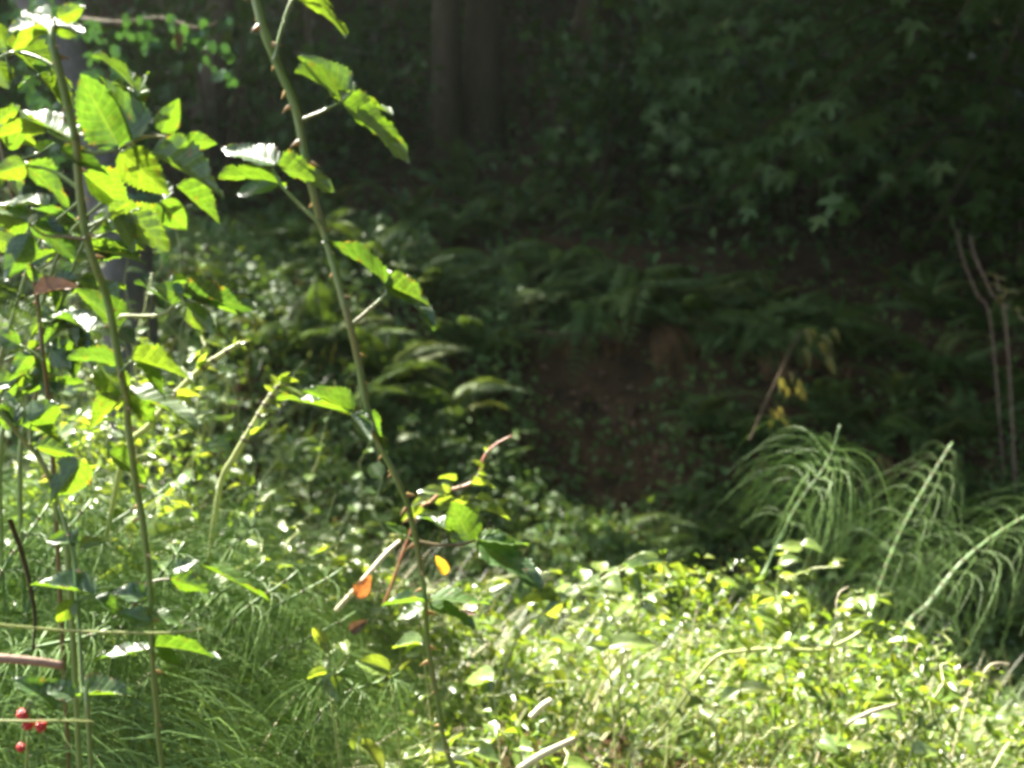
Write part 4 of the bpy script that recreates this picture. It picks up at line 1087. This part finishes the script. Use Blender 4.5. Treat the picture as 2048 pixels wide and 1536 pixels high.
# ---------------------------------------------------------------- pale young shoots catching the sun
def shoot(name, label, pts, R, mat, leaves, node=6, cat='shoot', lm=LB, lw=.5):
    path = [pix(*p) for p in pts]
    P0 = path[0]
    d0 = (P0 - path[1]).normalized()
    ft = P0 + d0 * .10 + Vector((0, .02, -.12))
    t = thing(name, ft, label, cat)
    P = smooth_path([p - ft for p in [ft] + path], 6)
    V, T, U = tube(P, R, 9)
    link('stem', mesh_np('stem', V, T, M[mat]), t, Matrix.Identity(4))
    for k in range(node):
        i = int(len(P) * (.45 + .5 * k / node)); i = min(i, len(P) - 2)
        tan = (P[i + 1] - P[i]).normalized()
        rr = float(np.interp(i / len(P), np.linspace(0, 1, len(R)), R))
        sv, stt, su = tube([P[i] - tan * .004, P[i], P[i] + tan * .004], [rr * 1.02, rr * 1.28, rr * 1.02], 9)
        link('node', mesh_np('node', sv, stt, M['sheath']), t, Matrix.Identity(4))
    for L in leaves:
        leaflet(t, t, L[0], L[1], L[2], L[3], 0, L[4] if len(L) > 4 else None, random.choice(lm)).name = 'leaf'
    return t
shoot('young_shoot', 'pale jointed shoot with a leafy tip leaning right above the horsetails', [(250, 905, 2.35), (300, 850, 2.3), (345, 795, 2.28), (400, 740, 2.26), (440, 712, 2.25), (482, 686, 2.25)], [.005, .0062, .0062, .0058, .005], 'stalk',
  [((475, 690), (498, 676), 10, 2.25), ((470, 690), (472, 672), 10, 2.25), ((478, 692), (496, 698), 8, 2.25), ((400, 738), (408, 702), 14, 2.25), ((395, 740), (412, 715), 10, 2.25), ((350, 795), (404, 782), 20, 2.24), ((345, 800), (318, 770), 12, 2.24), ((350, 800), (390, 800), 16, 2.24), ((330, 815), (310, 800), 14, 2.26), ((320, 830), (345, 850), 14, 2.26), ((300, 780), (270, 772), 16, 2.26), ((295, 775), (278, 760), 12, 2.26)])
shoot('young_shoot', 'upright jointed green shoot with small yellow leaves at its tip', [(440, 975, 2.5), (468, 915, 2.48), (500, 862, 2.46), (528, 815, 2.45), (550, 782, 2.44), (568, 762, 2.44)], [.0045, .0065, .0068, .0065, .005], 'stalk',
  [((560, 768), (598, 758), 14, 2.43), ((560, 765), (578, 742), 10, 2.43), ((556, 770), (540, 748), 16, 2.43, False), ((548, 780), (528, 770), 14, 2.43), ((555, 782), (612, 780), 9, 2.43, False), ((540, 800), (560, 812), 12, 2.44), ((520, 830), (545, 820), 12, 2.44), ((512, 868), (540, 830), 14, 2.44), ((500, 870), (536, 850), 12, 2.44)])
shoot('bramble_shoot', 'reddish bramble shoot with small sunlit pointed leaves reaching up right', [(835, 1030, 2.5), (860, 1005, 2.5), (885, 985, 2.5), (935, 970, 2.5), (958, 950, 2.5), (968, 915, 2.5), (990, 890, 2.5), (1024, 871, 2.5)], [.003, .003, .0034, .0034, .003, .0015], 'redstem',
  [((915, 960), (878, 948), 14, 2.49), ((965, 940), (944, 918), 12, 2.49), ((955, 945), (975, 948), 10, 2.49), ((940, 968), (992, 970), 14, 2.49), ((890, 990), (836, 974), 22, 2.49, False), ((900, 985), (885, 966), 16, 2.49), ((930, 990), (932, 1008), 20, 2.49), ((870, 1005), (930, 1006), 34, 2.49, False), ((950, 995), (997, 1008), 12, 2.48), ((965, 1020), (1026, 1034), 12, 2.48), ((860, 1000), (820, 1010), 18, 2.49, False), ((975, 900), (968, 895), 10, 2.49), ((850, 1020), (800, 1035), 24, 2.49)], node=3, cat='bramble', lm=LB)
shoot('bramble_shoot', 'glaring white leafy bramble shoot rising at the edge of the sunlit patch', [(1040, 1265, 2.75), (1080, 1230, 2.75), (1130, 1195, 2.75), (1190, 1165, 2.75), (1250, 1138, 2.75), (1300, 1128, 2.75)], [.003, .0032, .003, .002], 'stalk',
  [((1165, 1180), (1112, 1190), 42, 2.74, 'glint'), ((1170, 1182), (1205, 1210), 44, 2.74, 'glint'), ((1205, 1165), (1155, 1150), 40, 2.74, 'glint'), ((1215, 1160), (1240, 1192), 40, 2.74, 'glint'), ((1240, 1148), (1205, 1132), 36, 2.74, 'glint'), ((1250, 1142), (1296, 1162), 36, 2.74, 'glint'), ((1265, 1136), (1322, 1142), 30, 2.74, 'glint'), ((1280, 1130), (1250, 1112), 24, 2.74, 'glint'), ((1232, 1160), (1242, 1198), 22, 2.74, True), ((1120, 1200), (1030, 1202), 26, 2.74, True), ((1110, 1195), (1065, 1170), 24, 2.74, True), ((1272, 1145), (1278, 1188), 36, 2.74, True), ((1140, 1195), (1095, 1225), 32, 2.74, 'glint')], node=0, cat='bramble')
shoot('bramble_shoot', 'trailing yellow-green cane with bright leaves lying over the sunlit tangle', [(1420, 1325, 2.55), (1480, 1303, 2.55), (1560, 1298, 2.55), (1640, 1300, 2.55), (1690, 1282, 2.55), (1722, 1262, 2.55), (1735, 1245, 2.55)], [.003, .004, .004, .0035, .003], 'stalk',
  [((1690, 1245), (1655, 1238), 16, 2.54, 'glint'), ((1700, 1240), (1728, 1228), 14, 2.54, False), ((1630, 1255), (1605, 1240), 26, 2.54, 'glint'), ((1580, 1280), (1556, 1262), 34, 2.54, 'glint'), ((1600, 1280), (1640, 1270), 30, 2.54, 'glint'), ((1720, 1260), (1750, 1240), 22, 2.54, False), ((1725, 1265), (1758, 1275), 20, 2.54, False), ((1500, 1300), (1470, 1270), 18, 2.54, False), ((1545, 1300), (1520, 1280), 26, 2.54, 'glint'), ((1660, 1290), (1640, 1265), 26, 2.54, 'glint')], node=0, cat='bramble')
# upright brown-tipped leafy stems by the edge of the dip
for lb, pts in (('thin hooked shoot with a curled tip beside the trailing cane', [(1672, 1235, 2.7), (1674, 1200, 2.7), (1682, 1182, 2.7), (1697, 1174, 2.7)]),
                ('pale hooked dry shoot at the edge of the shaded herbs', [(1828, 1365, 2.6), (1826, 1330, 2.6), (1832, 1300, 2.6), (1842, 1288, 2.6)]),
                ('bent straw-coloured shoot drooping at the right edge of the patch', [(1962, 1370, 2.55), (1975, 1335, 2.55), (1995, 1326, 2.55), (2020, 1328, 2.55)])):
    shoot('hooked_shoot', lb, pts, [.0013, .0016, .0015, .0008], 'straw', [((pts[1][0], pts[1][1]), (pts[1][0] + 16, pts[1][1] + 4), 8, pts[1][2])], node=0)
# loose straw-coloured grass stalks and sticks
def stick(label, pts, R, mat='straw', name='dry_stalk', cat='stick', root=False):
    P = [pix(*p) for p in pts]
    if root: q = P[0] + Vector((.12, 0, 0)); P = [Vector((q.x, q.y, gz(q.x, q.y) - .02))] + P
    o = P[0]
    V, T, U = tube(smooth_path([p - o for p in P], 5), R, 7)
    ob = link(name, mesh_np(name, V, T, M[mat])); ob.location = o
    tag(ob, label, cat)
stick('pale straight straw stalk slanting across the sunlit grass beside the long cane', [(672, 1222, 2.45), (720, 1168, 2.46), (770, 1110, 2.48), (800, 1082, 2.5)], [.0055, .0055, .004])
stick('pale broken stick lying at the lower edge of the sunlit tangle', [(1010, 1560, 2.12), (1075, 1515, 2.16), (1150, 1478, 2.2)], [.006, .007, .005])
stick('short brown-tipped stick propped beside a large bright leaf', [(1062, 1435, 2.3), (1085, 1412, 2.3), (1103, 1400, 2.3)], [.006, .006, .005])
stick('thin pale dead stalk hidden among sunlit leaves near the right horsetail', [(1690, 1450, 2.3), (1740, 1425, 2.32), (1795, 1408, 2.34)], [.003, .005, .003])
stick('pinkish brown cut twig poking in at the left edge', [(-60, 1312, 1.35), (20, 1318, 1.36), (80, 1324, 1.37), (124, 1331, 1.38)], [.0052, .005, .0048, .0046], 'twig', 'cut_twig')
stick('long thin jointed green stem stretching across the two bramble canes', [(-60, 1244, 1.40), (40, 1253, 1.42), (150, 1262, 1.44), (300, 1266, 1.46), (360, 1264, 1.47), (408, 1257, 1.48)], [.0014, .0016, .0016, .0014, .0013], 'stalk', 'green_stem', 'stem')
stick('short thin green stem in front of the red berries', [(-60, 1440, 1.38), (60, 1442, 1.39), (130, 1441, 1.40), (188, 1443, 1.41)], [.0012, .0012, .001], 'stalk', 'green_stem', 'stem')
stick('arching dead root-like twig hanging among dark leaves at the left edge', [(20, 1040, 1.6), (45, 1110, 1.62), (62, 1180, 1.63), (70, 1240, 1.64), (66, 1300, 1.64)], [.0035, .003, .0025, .0015], 'bark', 'dead_twig')
stick('pale bare stem standing in the gap below the maple', [(2012, 648, 6.2), (1985, 590, 6.2), (1962, 540, 6.2), (1948, 508, 6.25), (1940, 470, 6.3)], [.004, .004, .0035, .002], 'twig', 'bare_stem', 'stem', True)
stick('second pale bare stem leaning beside the first below the maple', [(1982, 650, 6.4), (1955, 590, 6.4), (1932, 535, 6.4), (1920, 495, 6.4), (1915, 460, 6.4)], [.0035, .0035, .003, .002], 'twig', 'bare_stem', 'stem', True)
stick('fallen brown branch lying along the top of the earth bank', [(1030, 655, 6.75), (1100, 668, 6.72), (1190, 672, 6.75), (1290, 690, 6.8)], [.012, .010, .008, .005], 'bark', 'fallen_branch', 'branch')
# yellowing sapling on the earth bank
LY = leaf_meshes('paleyellow', p_bramble, seeds=(1, 2), teeth=.05)
b0 = pix(1500, 880, 4.9); b0.z = max(b0.z, gz(b0.x, b0.y))
sap = thing('sapling', b0, 'thin sapling with yellowing drooping leaves in front of the earth bank', 'sapling')
P = smooth_path([pix(*p) - b0 for p in ((1500, 880, 4.9), (1530, 810, 4.9), (1565, 735, 4.9), (1600, 660, 4.9))], 5)
V, T, U = tube(P, [.006, .005, .003], 6); link('stem', mesh_np('stem', V, T, M['bark']), sap, Matrix.Identity(4))
for k in range(24):
    i = random.randrange(4, len(P)); s = random.uniform(.045, .085)
    c = P[i] + Vector((random.uniform(.0, .13), random.uniform(-.05, .05), random.uniform(-.08, .05)))
    link('leaf', random.choice(LY), sap, leaf_matrix(c, (random.uniform(.2, 1), random.gauss(0, .3), -.8), (random.gauss(0, .4), -.7, .6), s, s * .4))
# lit twig with leaves at the right edge
sprig(pix(2075, 660, 5.6), pix(1990, 550, 5.6), 14, .075, 'twig with lit yellow-green leaves at the foot of the bare stems', 'shrub', None, LY, name='leafy_twig', stem='twig', r=.004, curve=0.0, lw=.4)

# fallen leaves resting on the sunlit tangle
def fallen(label, p, t, w, d, mat, under=False):
    m = bl_mesh(random.randrange(40), mat=mat)
    B = pix(*p, d); o = thing('fallen_leaf', B, label, 'leaf')
    leaflet(o, o, p, t, w, d, .0, under, m).name = 'blade'
fallen('bright yellow leaf caught upright in the grass beside the long cane', (888, 1150), (876, 1108), 24, 2.2, 'yellow', True)
fallen('orange dead leaf under the straw stalk', (712, 1195), (742, 1150), 34, 2.42, 'orange', True)
fallen('pale pink-brown curled leaf below the orange one', (700, 1262), (735, 1240), 26, 2.4, 'brownleaf')
fallen('pinkish dead leaf below the dark hanging leaflets of the long cane', (915, 1232), (955, 1222), 14, 2.3, 'brownleaf')
fallen('reddish-brown dead leaf hanging among the bramble leaves at the left edge', (70, 590), (155, 568), 26, 1.6, 'brownleaf')
# broad glossy leaves in the sunlit patch
LW = leaf_meshes('sprig', p_round, seeds=(8, 9), teeth=.03, nn=14, mm=6)
for i, (lb, p, t, w, d) in enumerate((('large leaf shining pure white beside the lower end of the long cane', (985, 1362), (935, 1315), 52, 2.15),
     ('glossy pale leaf with bright veins left of the long cane', (845, 1290), (790, 1260), 42, 2.2),
     ('grey-green glossy leaf below the bright-veined one', (780, 1345), (712, 1320), 40, 2.15),
     ('soft pale green leaf arching in the middle of the sunlit patch', (1215, 1295), (1295, 1310), 30, 2.3),
     ('broad white-glinting leaf by the trailing cane', (1480, 1380), (1530, 1400), 26, 2.25),
     ('blue-green leaf near the bottom edge below the sunlit grass', (715, 1485), (780, 1530), 28, 1.95),
     ('light green broad leaf glowing in the horsetail stand', (655, 1345), (680, 1400), 40, 2.0),
     ('yellow-green leaf lit from behind above the arching grass', (655, 1290), (625, 1255), 26, 2.05))):
    B = pix(*p, d); o = thing('broad_leaf_herb', Vector((B.x, B.y, gz(B.x, B.y))), lb, 'herb')
    V, T, U = tube(smooth_path([Vector((0, 0, 0)), (B - o.location) * .6 + Vector((.02, 0, 0)), B - o.location], 4), [.003, .002, .0015], 5)
    link('stem', mesh_np('stem', V, T, M['stalk']), o, Matrix.Identity(4))
    leaflet(o, o, p, t, w, d, .0, 'glint' if i in (0, 1, 3, 4) else i in (6, 7), random.choice(LW)).name = 'leaf'
    for q in range(2):
        leaflet(o, o, p, (p[0] + random.uniform(-50, 50), p[1] + random.uniform(-5, 40)), random.uniform(18, 30), d, .0, random.random() < .5, random.choice(LW)).name = 'leaf'

# fern frond poking in at the left edge
fr0 = pix(-70, 560, 1.5)
ff = thing('sword_fern', Vector((fr0.x - .1, fr0.y, gz(fr0.x - .1, fr0.y))), 'olive fern frond poking in from the left edge among the bramble leaves', 'fern')
V, T, U = tube(smooth_path([Vector((0, 0, 0)), (fr0 - ff.location) * .6, fr0 - ff.location], 5), [.004, .003, .002], 5)
link('stem', mesh_np('stem', V, T, M['caneold']), ff, Matrix.Identity(4))
link('frond', FR[0], ff, leaf_matrix(fr0 - ff.location, pix(118, 655, 1.5) - fr0, (-.1, -.6, .8), .13, .15))

# red berries low at the left
bc = pix(60, 1400, 1.45)
bt = thing('bramble_berries', Vector((bc.x, bc.y + .03, gz(bc.x, bc.y))), 'cluster of small red unripe berries low at the left edge', 'berries')
V, T, U = tube(smooth_path([Vector((0, 0, 0)), (bc - bt.location) * .6 + Vector((-.03, 0, 0)), bc - bt.location], 4), [.0022, .0018, .0014], 5)
link('stem', mesh_np('stem', V, T, M['cane']), bt, Matrix.Identity(4))
def berry_mesh():
    import bmesh
    bm = bmesh.new()
    for k in range(26):                                     # drupelets
        z = 1 - 2 * (k + .5) / 26; a = k * 2.4; r = math.sqrt(1 - z * z)
        bmesh.ops.create_icosphere(bm, subdivisions=1, radius=.36, matrix=Matrix.Translation((r * math.cos(a) * .78, r * math.sin(a) * .78, z * .9)))
    me = bpy.data.meshes.new('berry'); bm.to_mesh(me); bm.free()
    me.polygons.foreach_set('use_smooth', np.ones(len(me.polygons), bool))
    me.materials.append(M['berry']); return me
BM = berry_mesh()
for px, py, s in ((45, 1430, .0068), (56, 1449, .0062), (82, 1452, .0066), (42, 1495, .005)):
    q = pix(px, py, 1.45) - bt.location
    b = link('berry', BM, bt, Matrix.Translation(q) @ Matrix.Diagonal((s, s, s, 1)))
    V, T, U = tube(smooth_path([q, (q + bc - bt.location) / 2 + Vector((0, 0, .006)), bc - bt.location], 4), [.001, .001, .0012], 4)
    link('berry_stalk', mesh_np('berry_stalk', V, T, M['cane']), bt, Matrix.Identity(4))
for o in bpy.data.objects:
    if '_top' in o: del o['_top']
print('objects', len(bpy.data.objects))


# ---------------------------------------------------------------- added thin tinted haze volume that imitates lens glow
hz = mesh_np('veil', [(x, y, z) for x in (-71, 71) for y in (-61, 91) for z in (-3, 27)],
             [(0, 1, 3), (0, 3, 2), (4, 6, 7), (4, 7, 5), (0, 4, 5), (0, 5, 1), (2, 3, 7), (2, 7, 6), (0, 2, 6), (0, 6, 4), (1, 5, 7), (1, 7, 3)], smooth=False)
hm = bpy.data.materials.new('veil'); hm.use_nodes = True
hm.node_tree.nodes.remove(hm.node_tree.nodes['Principled BSDF'])
pv = hm.node_tree.nodes.new('ShaderNodeVolumePrincipled')
pv.inputs['Density'].default_value = 0.0010
pv.inputs['Anisotropy'].default_value = 0.8
pv.inputs['Color'].default_value = (.82, .96, .82, 1)
hm.node_tree.links.new(pv.outputs[0], hm.node_tree.nodes['Material Output'].inputs['Volume'])
hz.materials.append(hm)
tag(link('veil', hz), 'added thin pale green haze hanging in the clearing', 'veil', kind='stuff')
